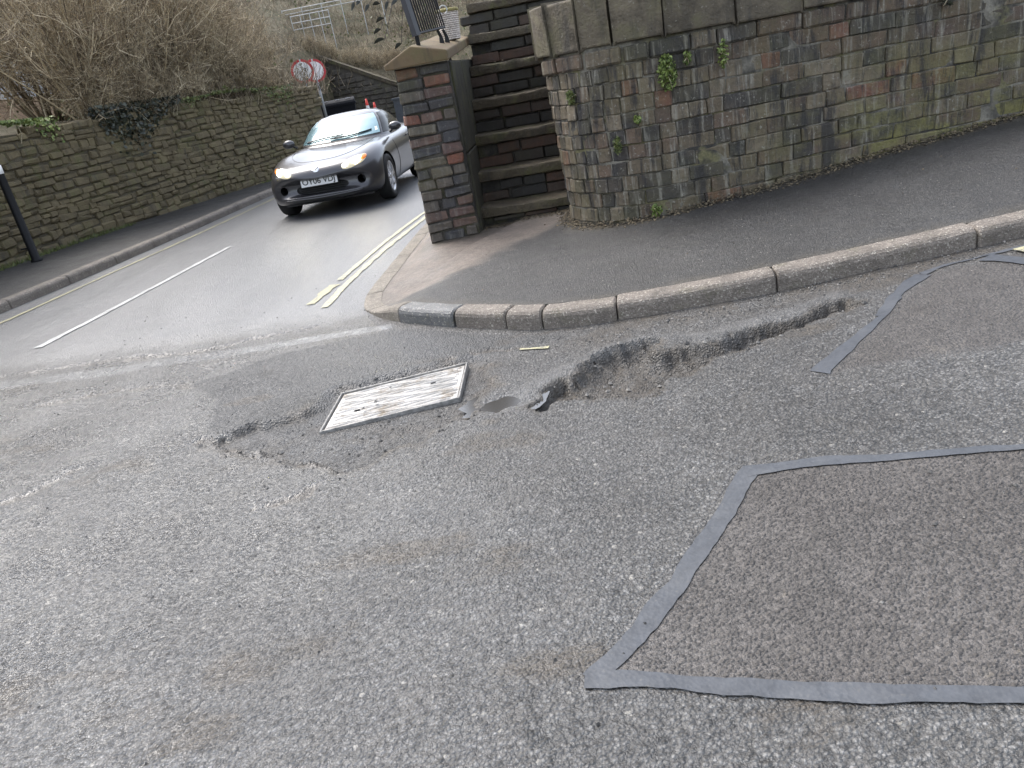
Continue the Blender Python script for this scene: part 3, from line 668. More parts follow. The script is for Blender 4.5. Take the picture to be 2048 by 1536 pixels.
# big coping blocks, each a curved slab
js = [WP.near(p) for p in ((1.02, 7.7), (0.86, 6.95), (0.765, 6.42), (0.80, 6.10), (0.95, 5.89), (1.16, 5.80), (1.50, 5.80), (2.02, 5.83), (2.55, 5.87), (3.15, 5.92), (3.75, 5.94), (4.4, 5.965), (5.2, 5.99), (6.2, 6.04))] + [WP.len]
for i, (a, b) in enumerate(zip(js, js[1:])):
    m = MB(); off = 0.026 + rr.uniform(-.016, .018); zt = 1.80 + rr.uniform(-.015, .015)
    ribbon(m, a + rr.uniform(.003, .012), b - rr.uniform(.003, .012), 1.432 + rr.uniform(0, .022), zt, off, 0.40, max(6, int((b - a) / 0.03)), 14, 0.03)
    o = m.build('coping_stone', MAT['cope'], wall)
    md = o.modifiers.new('bevel', 'BEVEL'); md.width = 0.014; md.segments = 2; md.limit_method = 'ANGLE'; md.angle_limit = rad(50)
# garden behind the wall
tp = [wall_pt(WP.len * i / 40, 1.6, -0.25)[0] for i in range(41)]
tm = MB().prism([(p.x, p.y) for p in tp] + [(7.4, 14), (1.75, 14), (1.75, 9.0)], 0.0, 1.70)
tag(tm.build('garden_terrace', MAT['soil']), kind='structure')

# ------------------------------------------------------------------ brick pier with flank wall left of the steps
pier = empty('brick_pier', (-0.25, 6.8, 0.1)); PO = Vector(pier.location)
tag(pier, 'narrow red and grey brick gate pier with gabled stone coping beside the steps', 'pier')
PA, PB, PC, PD = Vector((-0.48, 6.75)), Vector((-0.03, 6.79)), Vector((0.24, 8.9)), Vector((-0.21, 8.9))
def inset(p, d):
    c = (PA + PB + PC + PD) / 4; return p + (c - p).normalized() * d
MB().prism([tuple(inset(p, .02) - Vector((PO.x, PO.y))) for p in (PA, PB, PC, PD)], -0.25, 1.47).build('mortar_bed', MAT['mortar_dark'], pier)
PBR = {L: var_meshes('brick', (L, 0.10, 0.083), 0.010, 0.009, MAT['brick_pier'], 4, int(L * 1000)) for L in (0.12, 0.16, 0.20, 0.25)}
ch = 0.0915; fr = (PB - PA); fl = fr.length; fd = fr.normalized(); fang = atan2(fd.y, fd.x); fn = Vector((fd.y, -fd.x))
sdv = (PD - PA).normalized(); sang = atan2(sdv.y, sdv.x); sn = Vector((-sdv.y, sdv.x))
rows = [(0.58, 0.42), (0.28, 0.44, 0.28), (0.45, 0.55), (0.30, 0.42, 0.28), (0.62, 0.38), (0.34, 0.34, 0.32), (0.5, 0.5)]
for k in range(17):
    z = 0.015 + ch * k + ch / 2; u = 0.0
    jut = rr.uniform(-.006, .006)
    for w in rows[(k * 3 + k // 5) % 7]:
        L = fl * w; c = PA + fd * (u + L / 2) - fn * (0.05 + rr.uniform(-.011, .011)); u += L
        nom = min(PBR, key=lambda q: abs(q - L))
        link('brick', rr.choice(PBR[nom]), pier, (c.x - PO.x, c.y - PO.y, z - PO.z + rr.uniform(-.003, .003)), (rr.uniform(-.04, .04), rr.uniform(-.03, .03), fang + rr.uniform(-.05, .05)), ((L - rr.choice((.006, .010, .018, .03))) / nom, 1, rr.uniform(.93, 1.04)))
    u = 0.115
    while u < 1.0:
        L = 0.24 if (k + int(u * 10)) % 2 else 0.20
        c = PA + sdv * (u + L / 2) - sn * (0.045 + rr.uniform(-.004, .004)); u += L
        link('brick', rr.choice(PBR[0.20]), pier, (c.x - PO.x, c.y - PO.y, z - PO.z), (0, 0, sang + rr.uniform(-.02, .02)), ((L - 0.012) / 0.20, 0.9, 1))
# mossy slabs lining the flank towards the steps
rdv = (PC - PB).normalized(); rn = Vector((rdv.y, -rdv.x)); rang = atan2(rdv.y, rdv.x)
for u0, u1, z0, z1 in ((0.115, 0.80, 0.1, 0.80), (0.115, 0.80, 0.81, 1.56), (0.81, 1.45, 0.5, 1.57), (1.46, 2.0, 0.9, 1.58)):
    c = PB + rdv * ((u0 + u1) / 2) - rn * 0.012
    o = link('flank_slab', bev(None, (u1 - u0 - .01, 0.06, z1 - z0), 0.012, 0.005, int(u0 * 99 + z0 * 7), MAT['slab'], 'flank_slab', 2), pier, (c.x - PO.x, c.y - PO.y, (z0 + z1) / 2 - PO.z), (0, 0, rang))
def copelift(y): return 0.075 * (y - 6.75)
CS = [(-0.535, 1.572), (-0.54, 1.612), (-0.30, 1.728), (-0.075, 1.672), (-0.012, 1.652), (-0.005, 1.575)]
for y0, y1 in ((6.69, 7.52), (7.53, 8.65)):
    m = MB(); n = len(CS); N = 6
    for i in range(N + 1):
        y = y0 + (y1 - y0) * i / N; dx = rdv.x / rdv.y * (y - 6.75)
        for x, z in CS: m.v.append((x + dx - PO.x, y - PO.y + 0.09 * (x + .48), z + copelift(y) - PO.z + rr.uniform(-.003, .003)))
    for i in range(N):
        for k in range(n): a = i * n + k; b = i * n + (k + 1) % n; m.f.append((a, a + n, b + n, b))
    m.f.append(tuple(range(n))); m.f.append(tuple(N * n + k for k in range(n))[::-1])
    o = m.build('coping_stone', MAT['cope_pier'], pier)
    md = o.modifiers.new('bevel', 'BEVEL'); md.width = 0.012; md.segments = 2; md.limit_method = 'ANGLE'
def copez(x, y):
    xr = x - rdv.x / rdv.y * (y - 6.75)
    for (a, za), (b, zb) in zip(CS[1:], CS[2:]):
        if a <= xr <= b: return za + (zb - za) * (xr - a) / (b - a) + copelift(y)
    return 1.66 + copelift(y)
# black railing on the coping
rail = empty('iron_railing', (-0.24, 6.86, copez(-0.24, 6.86)))
tag(rail, 'black iron railing panel with close upright bars standing on the pier coping', 'railing')
RO = Vector(rail.location); LEAN = Vector((-0.13, 0.02, 1))
MB().box((0, 0, 0.035), (0.034, 0.034, 0.09)).build('foot', MAT['black'], rail)
m = MB(); m.tube([Vector((0, 0, 0.07)), Vector((0, 0, 0.07)) + LEAN * 0.95], 0.036, 4); m.build('post', plain('painted_post', (0.035, 0.036, 0.042), 0.45), rail)
RD = Vector((0.24, 0.62, 0.0))
for k in range(13):
    b = RD * ((k + 1) / 13.0) + Vector((0, 0, 0.085 + 0.075 * RD.y * (k + 1) / 13))
    MB().tube([b, b + LEAN * 0.95], 0.0075, 5).build('bar', MAT['black'], rail)
e = RD + Vector((0, 0, 0.075 * RD.y))
MB().tube([(0, 0, 0.085), e + Vector((0, 0, 0.085))], 0.011, 4).build('bottom_rail', MAT['black'], rail)
MB().tube([Vector((0, 0, 0.085)) + LEAN * .93, e + Vector((0, 0, 0.085)) + LEAN * .93], 0.013, 4).build('top_rail', MAT['black'], rail)
for u in (0.80, 1.0):
    b = RD * u; zc = copez(RO.x + b.x, RO.y + b.y) - RO.z
    m = MB(); m.tube([(b.x, b.y, zc - .01), (b.x, b.y, zc + 0.05), (b.x - .02, b.y - .01, zc + .11)], [0.026, 0.017, 0.012], 6); m.build('foot', MAT['black'], rail)
m = MB(); cb = RD * 1.02 + Vector((0.01, -0.01, 0.27)); m.tube([cb + Vector((0.035 * cos(a), 0, 0.035 * sin(a))) for a in np.linspace(-1.2, 4.2, 18)], 0.006, 6); m.build('scroll', plain('pale_scroll', (0.5, 0.5, 0.48), 0.4), rail)
# wicker planter
bx, by = 0.045, 7.85; bz = copez(bx, by) - 0.004
bk = empty('wicker_planter', (bx, by, bz)); tag(bk, 'pale woven planter basket with moss on the pier coping', 'planter')
wk = plain('pale_wicker', (0.58, 0.52, 0.47), 0.7, 0, .35, 40)
m = MB(); Nw = 40
for j in range(14):
    z = 0.012 + j * 0.0175; R0 = 0.078 + 0.018 * j / 14
    pts = [Vector(((R0 + 0.006 * (1 if (k + j) % 2 else -1)) * cos(2 * pi * k / Nw), (R0 + 0.006 * (1 if (k + j) % 2 else -1)) * sin(2 * pi * k / Nw), z)) for k in range(Nw + 1)]
    m.tube(pts, 0.0085, 5, False)
m.build('weave', wk, bk, True)
MB().lathe([(0.0, 0.0), (0.075, 0.0), (0.09, 0.235), (0.0, 0.235)], 24).build('liner', MAT['soil'], bk, True)
m = MB()
for j in range(2): m.tube([Vector((0.100 * cos(a), 0.100 * sin(a), 0.255 + .004 * sin(9 * a + j * 3))) for a in np.linspace(0, 2 * pi, 40)], 0.014, 6, False)
m.build('rim', plain('mossy_rim', (0.22, 0.19, 0.075), 0.8, 0, .4, 30), bk, True)

# ------------------------------------------------------------------ stone steps
SL0, SD = Vector((-0.005, 7.06)), Vector((0.165, 0.986)); SR = Vector((0.986, -0.165))
sang = atan2(SR.y, SR.x)
steps = empty('stone_steps', (0.4, 7.05, 0.1)); SO = Vector(steps.location)
tag(steps, 'steep narrow flight of worn mossy stone steps with brick risers coloured dark for shade', 'steps')
RIS = var_meshes('brick', (0.30, 0.10, 0.088), 0.009, 0.008, MAT['brick_step_shaded'], 4, 500)
ZT = [0.285, 0.575, 0.885, 1.195, 1.50, 1.80, 2.10]
for k, zt in enumerate(ZT):
    f0 = SL0 + SD * (0.265 * k); W = 1.02
    nx, ny = 40, 4; vs = []; fs = []; prof = [(0.016, -0.098), (0.0, -0.088), (-0.002, -0.045), (0.0, -0.010), (0.008, 0.0), (0.16, 0.001), (0.36, 0.003), (0.36, -0.098)]
    for i in range(nx + 1):
        u = i / nx; wear = -0.014 * sin(pi * u) * float(0.6 + 0.8 * vnoise(u * 5, k * 3.1))
        for j, (d, z) in enumerate(prof):
            q = f0 + SR * (W * u) + SD * (d + (float(fbm(u * 9, k * 7.7 + j * .2, 1, 3, 3)) - .5) * (0.036 if j < 5 else 0))
            vs.append((q.x - SO.x, q.y - SO.y, zt + z + (wear if 2 < j < 6 else 0) + (float(vnoise(u * 14, k + 3.3 * j, 1, 8)) - .5) * (.008 if j < 6 else .014) - SO.z))
    m = len(prof)
    for i in range(nx):
        for j in range(m): a = i * m + j; b = i * m + (j + 1) % m; fs.append((a, a + m, b + m, b))
    fs.append(tuple(range(m))); fs.append(tuple(nx * m + j for j in range(m))[::-1])
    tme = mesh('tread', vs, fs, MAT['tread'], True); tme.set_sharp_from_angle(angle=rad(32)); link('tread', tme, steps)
    z0 = 0.02 if k == 0 else ZT[k - 1]
    back = f0 + SR * (W / 2) + SD * 0.13
    MB().box((back.x - SO.x, back.y - SO.y, (z0 + zt - 0.100) / 2 - SO.z), (W - .01, 0.10, zt - 0.100 - z0), sang).build('riser_bed', MAT['mortar_dark'], steps)
    for r in range(2):
        hz = (zt - 0.098 - max(z0, 0.10)) / 2; zc = max(z0, 0.10) + hz * (r + .5); u = -0.1 if r else -0.02
        if k == 0 and r == 0: continue
        while u < W - 0.1:
            L = rr.choice((0.22, 0.30, 0.36)); q = f0 + SR * (u + L / 2) + SD * (0.075 + rr.uniform(-.006, .006)); u += L
            if u - L / 2 < 0.05 : continue
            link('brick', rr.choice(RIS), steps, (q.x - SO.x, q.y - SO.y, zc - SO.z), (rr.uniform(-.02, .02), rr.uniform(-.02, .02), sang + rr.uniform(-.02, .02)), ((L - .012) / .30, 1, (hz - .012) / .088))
q0 = SL0 + SD * (0.265 * 7 - 0.03)
cs = [q0, q0 + SR * 1.1, q0 + SR * 1.1 + SD * 3, q0 + SD * 3]
tag(MB().prism([tuple(c) for c in cs], 0.0, 2.085).build('garden_path', MAT['pave2']), kind='structure')
# dark evergreen closing the view above the steps, and plain wall below the flank
# ------------------------------------------------------------------ plants growing from walls
def leafcloud(n, cx, rx, seed, size=(0.01, 0.02), droop=0.0):
    r = random.Random(seed); m = MB()
    for i in range(n):
        while True:
            p = Vector((r.uniform(-1, 1), r.uniform(-1, 1), r.uniform(-1, 1)))
            if p.length < 1: break
        p = Vector((p.x * rx[0], p.y * rx[1], p.z * rx[2])) + Vector(cx); s = r.uniform(*size)
        a = Vector((r.gauss(0, 1), r.gauss(0, 1), r.gauss(0, 1) - droop)).normalized(); b = a.cross(Vector((r.gauss(0, 1), r.gauss(0, 1), r.gauss(0, 1)))).normalized()
        m.add([p - a * s, p + b * s * .55, p + a * s, p - b * s * .55 + a.cross(b) * s * .25], [(0, 1, 2, 3)])
    return m
def wplant(s, z, rx, n, lab, seed, mat='green', size=(0.009, 0.02)):
    p, t, nn = wall_pt(s, z, 0.012)
    o = empty('wall_plant', p); tag(o, lab, 'plant', 'plants rooted in the brick wall')
    m = MB()
    r = random.Random(seed)
    for k in range(6):
        e = Vector((r.uniform(-1, 1) * rx[0], nn.y * r.uniform(0, rx[1]), r.uniform(-1, .6) * rx[2]))
        m.tube([(-nn.x * .03, -nn.y * .03, 0.01), e * .5 + Vector((nn.x, nn.y, 0)) * rx[1] * .6, e], [0.003, 0.0022, 0.001], 4)
    m.build('stem', MAT['bark'], o)
    leafcloud(n, (nn.x * rx[1] * .5, nn.y * rx[1] * .5, 0), rx, seed, size).build('leaves', MAT[mat], o)
sx = lambda x, y: WP.near((x, y))
wplant(sx(1.50, 5.8), 1.20, (0.07, 0.05, 0.13), 420, 'largest bright green leafy clump hanging on the brick wall face', 1)
wplant(sx(1.90, 5.82), 1.25, (0.04, 0.03, 0.10), 110, 'thin straggling weed trailing beside the largest leafy clump', 2)
wplant(sx(1.66, 5.8), 1.28, (0.03, 0.03, 0.05), 60, 'tiny weed just above the largest leafy clump', 3)
wplant(sx(0.86, 5.98), 1.14, (0.035, 0.03, 0.06), 110, 'small olive fern at the upper curved end of the wall', 4, 'grass')
wplant(sx(1.12, 5.81), 0.76, (0.03, 0.03, 0.07), 130, 'small drooping fern low on the curved end of the wall', 5, 'grass')
wplant(sx(1.27, 5.79), 0.92, (0.025, 0.02, 0.03), 50, 'little yellow green sprig midway up the curved wall', 6)
wplant(sx(1.36, 5.79), 0.24, (0.05, 0.04, 0.05), 90, 'pale green weed at the foot of the curved wall', 7)
wplant(sx(3.62, 5.94), 1.36, (0.06, 0.05, 0.08), 160, 'dark withered tuft hanging beneath the coping of the brick wall', 8, 'ivy')

# leaf litter and moss along the foot of wall and steps
lit = MB(); r = random.Random(9)
def flake(mb, x, y, z, s, r):
    a = r.uniform(0, 6.28); b = Vector((cos(a), sin(a), r.uniform(-.3, .3))) * s; c = Vector((-sin(a), cos(a), r.uniform(-.3, .3))) * s * .6; p = Vector((x, y, z + s * .3))
    mb.add([p - b, p + c, p + b, p - c], [(0, 1, 2, 3)])
def crumb(mb, x, y, z, s, r):
    vs = [Vector((r.gauss(0, 1), r.gauss(0, 1), r.gauss(0, .8))).normalized() for _ in range(6)]
    oc = [Vector((1, 0, 0)), Vector((-1, 0, 0)), Vector((0, 1, 0)), Vector((0, -1, 0)), Vector((0, 0, .75)), Vector((0, 0, -.6))]
    rz = Matrix.Rotation(r.uniform(0, 6.28), 3, 'Z'); vs = [rz @ (o * s * r.uniform(.7, 1.3)) + Vector((x, y, z + s * .3)) for o in oc]
    mb.add(vs, [(0, 2, 4), (2, 1, 4), (1, 3, 4), (3, 0, 4), (2, 0, 5), (1, 2, 5), (3, 1, 5), (0, 3, 5)])
for i in range(2600):
    s = r.uniform(s_lo, s_hi + .3); d = abs(r.gauss(0, 0.02 + 0.06 * float(vnoise(s, 1.7, 1.6, 4)))) + 0.005; p, t, n = wall_pt(s, 0.2, d)
    if i % 3 == 0: flake(lit, p.x, p.y, pavez(p.x, p.y), r.uniform(.006, .016), r)
    else: crumb(lit, p.x, p.y, pavez(p.x, p.y) + max(0, .03 - d * .5), r.uniform(.004, .013), r)
for i in range(500):
    u = r.random(); q = SL0 + SR * u * .9 - SD * abs(r.gauss(0.01, .07)); flake(lit, q.x, q.y, pavez(q.x, q.y), r.uniform(.006, .018), r)
for k in range(1, 6):
    for i in range(30):
        q = SL0 + SR * r.uniform(.03, .85) + SD * (0.265 * k - 0.265 + r.uniform(.05, .23)); flake(lit, q.x, q.y, ZT[k - 1] + .001, r.uniform(.006, .014), r)
for i in range(160):
    x, y = r.uniform(-.6, 4.2), r.uniform(4.4, 6.7)
    flake(lit, x, y, pavez(x, y), r.uniform(.003, .010), r)
tag(lit.build('leaf_litter', MAT['litter']), 'brown leaf litter and soil gathered at the foot of the brick wall and steps', 'litter', kind='stuff')

# loose chippings in the broken surface and scattered on the road
gr = MB(); N = 0
xs = np.array([r.uniform(-1.7, 1.9) for _ in range(9000)]); ys = np.array([r.uniform(2.8, 4.0) for _ in range(9000)])
ru = sdist(RUT, xs, ys) > -0.05; ok = (sdist(SUNK, xs, ys) > -0.04) | ru; zz = roadz(xs, ys); cv = sdist([tuple(c) for c in COV], xs, ys)
for x, y, z, k, c, u_ in zip(xs, ys, zz, ok, cv, ru):
    if u_ and r.random() < .22: crumb(gr, x, y, z - .002, min(.016, .0025 + r.expovariate(1 / .003)), r); continue
    if k and (c < -.03 or r.random() < .02) and r.random() < .22: crumb(gr, x, y, z + (.03 if c > -.01 else 0), min(.014, .0025 + r.expovariate(1 / .0022)), r)
xs = np.array([r.uniform(-3, 2.6) for _ in range(500)]); ys = np.array([r.uniform(1.2, 6.5) for _ in range(500)]); zz = roadz(xs, ys)
for x, y, z in zip(xs, ys, zz): crumb(gr, x, y, z, r.uniform(.003, .008), r)
xs = np.array([r.uniform(.2, 4) for _ in range(700)]); ys = 3.86 - np.array([abs(r.gauss(0, .1)) for _ in range(700)]) + np.maximum(0, .5 - xs) * .7; zz = roadz(xs, ys)
for x, y, z in zip(xs, ys, zz): crumb(gr, x, y, z, r.uniform(.003, .009), r)
tag(gr.build('loose_chippings', MAT['gravel']), 'loose stone chippings scattered in the broken road surface', 'gravel', kind='stuff')

# ------------------------------------------------------------------ iron access cover in the sunken surface
cc = (COV[0] + COV[1] + COV[2] + COV[3]) / 4
cov = empty('access_cover', (cc.x, cc.y, -0.034)); tag(cov, 'rectangular ribbed iron access cover tilted in the broken road', 'manhole cover')
ex = ((COV[3] - COV[0]) + (COV[2] - COV[1])) / 2; LX, LY = ex.length, ((COV[1] - COV[0]) + (COV[2] - COV[3])).length / 2
cov.rotation_euler = (rad(1.2), rad(-1.0), atan2(ex.y, ex.x))
def skew(o_):
    for v in o_.data.vertices: v.co.x += 0.22 * v.co.y
    return o_
m = MB()
for x0, x1, y0, y1 in ((-LX / 2, LX / 2, -LY / 2, -LY / 2 + .010), (-LX / 2, LX / 2, LY / 2 - .010, LY / 2), (-LX / 2, -LX / 2 + .010, -LY / 2 + .0105, LY / 2 - .0105), (LX / 2 - .010, LX / 2, -LY / 2 + .0105, LY / 2 - .0105)):
    m.box(((x0 + x1) / 2, (y0 + y1) / 2, -0.01), (x1 - x0, y1 - y0, 0.072))
o = skew(m.build('frame', plain('iron_frame', (0.26, 0.25, 0.235), 0.5, 0.3, .4, 40, .4), cov)); md = o.modifiers.new('b', 'BEVEL'); md.width = .004; md.segments = 2
def covmat():
    m = Mt('worn_iron'); c = m.mix(m.rng(m.noise(5, 5, .65), .38, .62), (0.30, 0.29, 0.272), (0.42, 0.408, 0.388))
    c = m.mix(m.rng(m.noise(7, 5, .7), .52, .68, 0, .8), c, (0.15, 0.115, 0.075))
    c = m.mix(m.rng(m.noise(22, 5, .7), .6, .7, 0, .5), c, (0.11, 0.09, 0.065))
    return m.done(Base_Color=c, Metallic=0.5, Roughness=m.rng(m.noise(14, 4), .3, .7, .34, .55), Normal=m.bump(m.noise(50, 4), .25, .004))
cm = covmat()
w = LX - .030; pl = skew(MB().box((0, 0, 0.002), (w, LY - .030, 0.028)).build('cover_plate', cm, cov)); md = pl.modifiers.new('b', 'BEVEL'); md.width = .003
for k in range(15):
    y = -LY / 2 + .036 + k * (LY - .072) / 14; m = MB(); xx = np.linspace(-w / 2 + rr.uniform(.008, .05), w / 2 - rr.uniform(.008, .05), 24); m.tube([(q, y + .005 * sin(q * 24 + k * 2.1), 0.0165) for q in xx], [.0062 * (.75 + .4 * float(vnoise(q * 9, k, 1, 2))) for q in xx], 4)
    skew(m.build('rib', cm, pl))
for x, y in ((.18, .05), (-.2, -.06)):
    skew(MB().box((x, y, .0215), (.026, .010, .004)).build('key_slot', MAT['black'], cov))

# ------------------------------------------------------------------ far side: kerb, pavement, stone wall, bank
LK = Path([(-5.75, 4.5), (-5.3, 7.0), (-5.13, 7.91), (-4.77, 9.5), (-4.31, 12.02), (-3.8, 15.02), (-3.1, 18.5), (-2.35, 22), (-1.4, 26), (-0.2, 30)], 12)
LW = Path([(-7.35, 4.5), (-6.95, 8.0), (-6.6, 10.0), (-6.15, 12.0), (-5.4, 14.0), (-4.3, 16.6), (-3.2, 19.4)], 12)
LB = Path([(-7.35, 4.5), (-6.95, 8.0), (-6.6, 10.0), (-6.15, 12.0), (-5.4, 14.0), (-4.3, 16.6), (-3.3, 19.4), (-4.6, 22.5), (-5.0, 26), (-4.6, 31.0)], 12)
fk = empty('kerb', (0, 0, 0)); tag(fk, kind='structure')
s = 0; i = 0
while s < LK.len - 0.2:
    e = min(LK.len, s + 0.91); kerbstone(LK, lambda q: 0.11, s, e, MAT['kerb'], fk, gz, 400 + i); s = e; i += 1
vs = []; fs = []; N, Mx = 120, 10
for i in range(N + 1):
    a, t = LK.at(LK.len * i / N); a = a + Vector((-t.y, t.x)) * 0.13; b, t2 = LB.at(LB.len * i / N); b = b + Vector((-t2.y, t2.x)) * 0.25
    for j in range(Mx + 1):
        q = a.lerp(b, j / Mx); vs.append((q.x, q.y, gz(q.x, q.y) + 0.107 + 0.03 * j / Mx))
fs = [(i * (Mx + 1) + j, (i + 1) * (Mx + 1) + j, (i + 1) * (Mx + 1) + j + 1, i * (Mx + 1) + j + 1) for i in range(N) for j in range(Mx)]
tag(link('far_pavement', mesh('far_pavement', vs, fs, MAT['pave2'], True)), kind='structure')

sw = empty('stone_wall', (-6.0, 12.5, 0.1)); SWO = Vector(sw.location)
tag(sw, 'long coursed rubble stone retaining wall stained with moss beneath the bare shrubs', 'stone wall')
def lw_pt(s, z, off=0.0):
    c, t = LW.at(s); n = Vector((t.y, -t.x)); q = c + n * (off - 0.04 * z); return Vector((q.x, q.y, z)), t, n
def lw_top(s): return 1.86 + 0.07 * (float(vnoise(s, 0.3, 0.8, 3)) - .5)
m = MB(); N = 90
for i in range(N + 1):
    s = LW.len * i / N; tz = lw_top(s) - .06
    for z, o_ in ((-.1, -.022), (tz, -.022), (tz, -.45), (-.1, -.45)): m.v.append(tuple(lw_pt(s, z, o_)[0] - SWO))
for i in range(N):
    for k in range(4): a = i * 4 + k; b = i * 4 + (k + 1) % 4; m.f.append((a, b, b + 4, a + 4))
m.f.append((0, 1, 2, 3)); m.f.append((N * 4 + 3, N * 4 + 2, N * 4 + 1, N * 4))
m.build('core', MAT['stone_bed'], sw)
STN = var_meshes('stone', (0.34, 0.16, 0.125), 0.026, 0.02, MAT['stone'], 8, 700)
stones = []; z = 0.03; rs = random.Random(21)
while z < 1.86:
    h = rs.uniform(0.08, 0.13) if z < 1.7 else 0.12
    s = rs.uniform(-.3, 0)
    while s < LW.len:
        L = rs.choice((0.14, 0.18, 0.24, 0.30, 0.40)) * rs.uniform(.9, 1.1); stones.append((s + L / 2, z + h / 2 + rs.uniform(-.014, .014) + .03 * sin(s * 1.7 + z * 5), L, h * rs.uniform(.85, 1.15))); s += L
    z += h
def st_size(q):
    p = lw_pt(q[0], q[1])[0]; return (q[0] > 3.2) * q[2] * q[3] / (p.length ** 2)
stones.sort(key=st_size, reverse=True); rest = MB()
for i, (s, z, L, h) in enumerate(stones):
    if z + h / 2 > lw_top(s) + .05 or s > LW.len - .05 or s < .1: continue
    p, t, n = lw_pt(s, z); c = p - Vector((n.x, n.y, 0)) * (0.066 + rs.uniform(-.012, .012)); ang = atan2(t.y, t.x)
    if i < 330 and len([1]) : 
        link('stone', STN[i % 8], sw, c - SWO, (rs.uniform(-.04, .04), rs.uniform(-.03, .03), ang + rs.uniform(-.05, .05)), ((L - .006) / .34, 1, (h - .002) / .125))
    else:
        Mx_ = Matrix.Rotation(ang + rs.uniform(-.05, .05), 3, 'Z') @ Matrix.Rotation(rs.uniform(-.03, .03), 3, 'Y')
        src = STN[i % 8]; sc = Vector(((L - .006) / .34, 1, (h - .002) / .125))
        rest.add([Mx_ @ Vector((v.co.x * sc.x, v.co.y, v.co.z * sc.z)) + (c - SWO) for v in src.vertices], [tuple(pp.vertices) for pp in src.polygons])
def stone_island():
    m = Mt('wall_stone_joined'); g = m.t.nodes.new('ShaderNodeNewGeometry'); rnd = g.outputs['Random Per Island']
    c = m.mix(m.rng(m.noise(6, 6, .65), .3, .7), (0.086, 0.066, 0.034), (0.185, 0.147, 0.080)); c = m.mix(m.math('MULTIPLY', rnd, .4), c, (0.04, 0.032, 0.02))
    c = m.mix(m.rng(m.noise(3, 5, .7), .5, .68, 0, .5), c, (0.075, 0.078, 0.024))
    return m.done(Base_Color=c, Roughness=.85, Normal=m.bump(m.noise(30, 5, .7), .8, .015))
o = rest.build('stone', stone_island(), sw); o['kind'] = 'stuff'

# bank behind the wall, rising to a wooded slope
BK = [((-7.6, 4.0), (-1, .1), 1.78), ((-7.25, 8.0), (-1, .15), 1.78), ((-6.9, 10.0), (-.97, .22), 1.78), ((-6.45, 12.0), (-.93, .35), 1.78), ((-5.7, 14.0), (-.88, .48), 1.78), ((-4.6, 16.7), (-.85, .52), 1.78), ((-3.55, 19.3), (-.8, .6), 1.72), ((-4.4, 20.6), (-.75, .66), 1.5), ((-5.0, 23.0), (-.6, .8), 1.6), ((-5.2, 26), (-.5, .87), 2.0), ((-4.75, 31.0), (-.25, .97), 2.7), ((-2.2, 30.4), (0, 1), 1.5), ((0, 30), (.1, 1), 1.3), ((6, 29.5), (.2, 1), 1.6), ((16, 27), (.6, .8), 1.8)]
DS = [0, .6, 1.5, 3, 5, 8, 12, 18, 28, 45, 75]; HL = [0, .06, .12, .2, .3, .5, 1.6, 4.0, 7.6, 11.5, 12]; HR = [0, .35, .9, 1.7, 2.7, 3.7, 4.8, 6.5, 9, 12, 12]
bp = catmull([(a[0], a[1], c) for a, b, c in BK], 6); bd = catmull([(b[0], b[1], 0) for a, b, c in BK], 6); vs = []
for i, (p, d) in enumerate(zip(bp, bd)):
    d = Vector((d.x, d.y, 0)).normalized(); w = float(sstep(19, 25, p.y))
    for j, D in enumerate(DS):
        h = HL[j] * (1 - w) + HR[j] * w; q = p + d * D
        vs.append((q.x, q.y, p.z + h + (float(fbm(q.x, q.y, .35, 3, 4)) - .5) * min(D, 8) * .12))
    q = p - d * 0.02; vs.append((q.x, q.y, -.3))
nd = len(DS) + 1; fs = []
for i in range(len(bp) - 1):
    for j in range(nd - 2): a = i * nd + j; fs.append((a, a + 1, a + nd + 1, a + nd))
    a = i * nd; fs.append((a + nd - 1, a, a + nd, a + nd + nd - 1))
bankm = Mt('bank'); c = bankm.mix(bankm.rng(bankm.noise(.5, 6, .7), .35, .65), (0.10, 0.088, 0.048), (0.20, 0.168, 0.11)); c = bankm.mix(bankm.rng(bankm.noise(1.6, 6, .75), .45, .65), c, (0.055, 0.06, 0.026)); c = bankm.mix(bankm.rng(bankm.noise(7, 5, .7), .5, .7), c, (0.05, 0.036, 0.026))
tag(link('hillside', mesh('hillside', vs, fs, bankm.done(Base_Color=c, Roughness=.95, Normal=bankm.bump(bankm.noise(5, 6, .8), 1.0, .15)), True)), kind='structure')
HB = BVHTree.FromPolygons([Vector(v) for v in vs], fs)
def hillz(x, y):
    h = HB.ray_cast(Vector((x, y, 200)), Vector((0, 0, -1))); return h[0].z if h[0] else 1.78

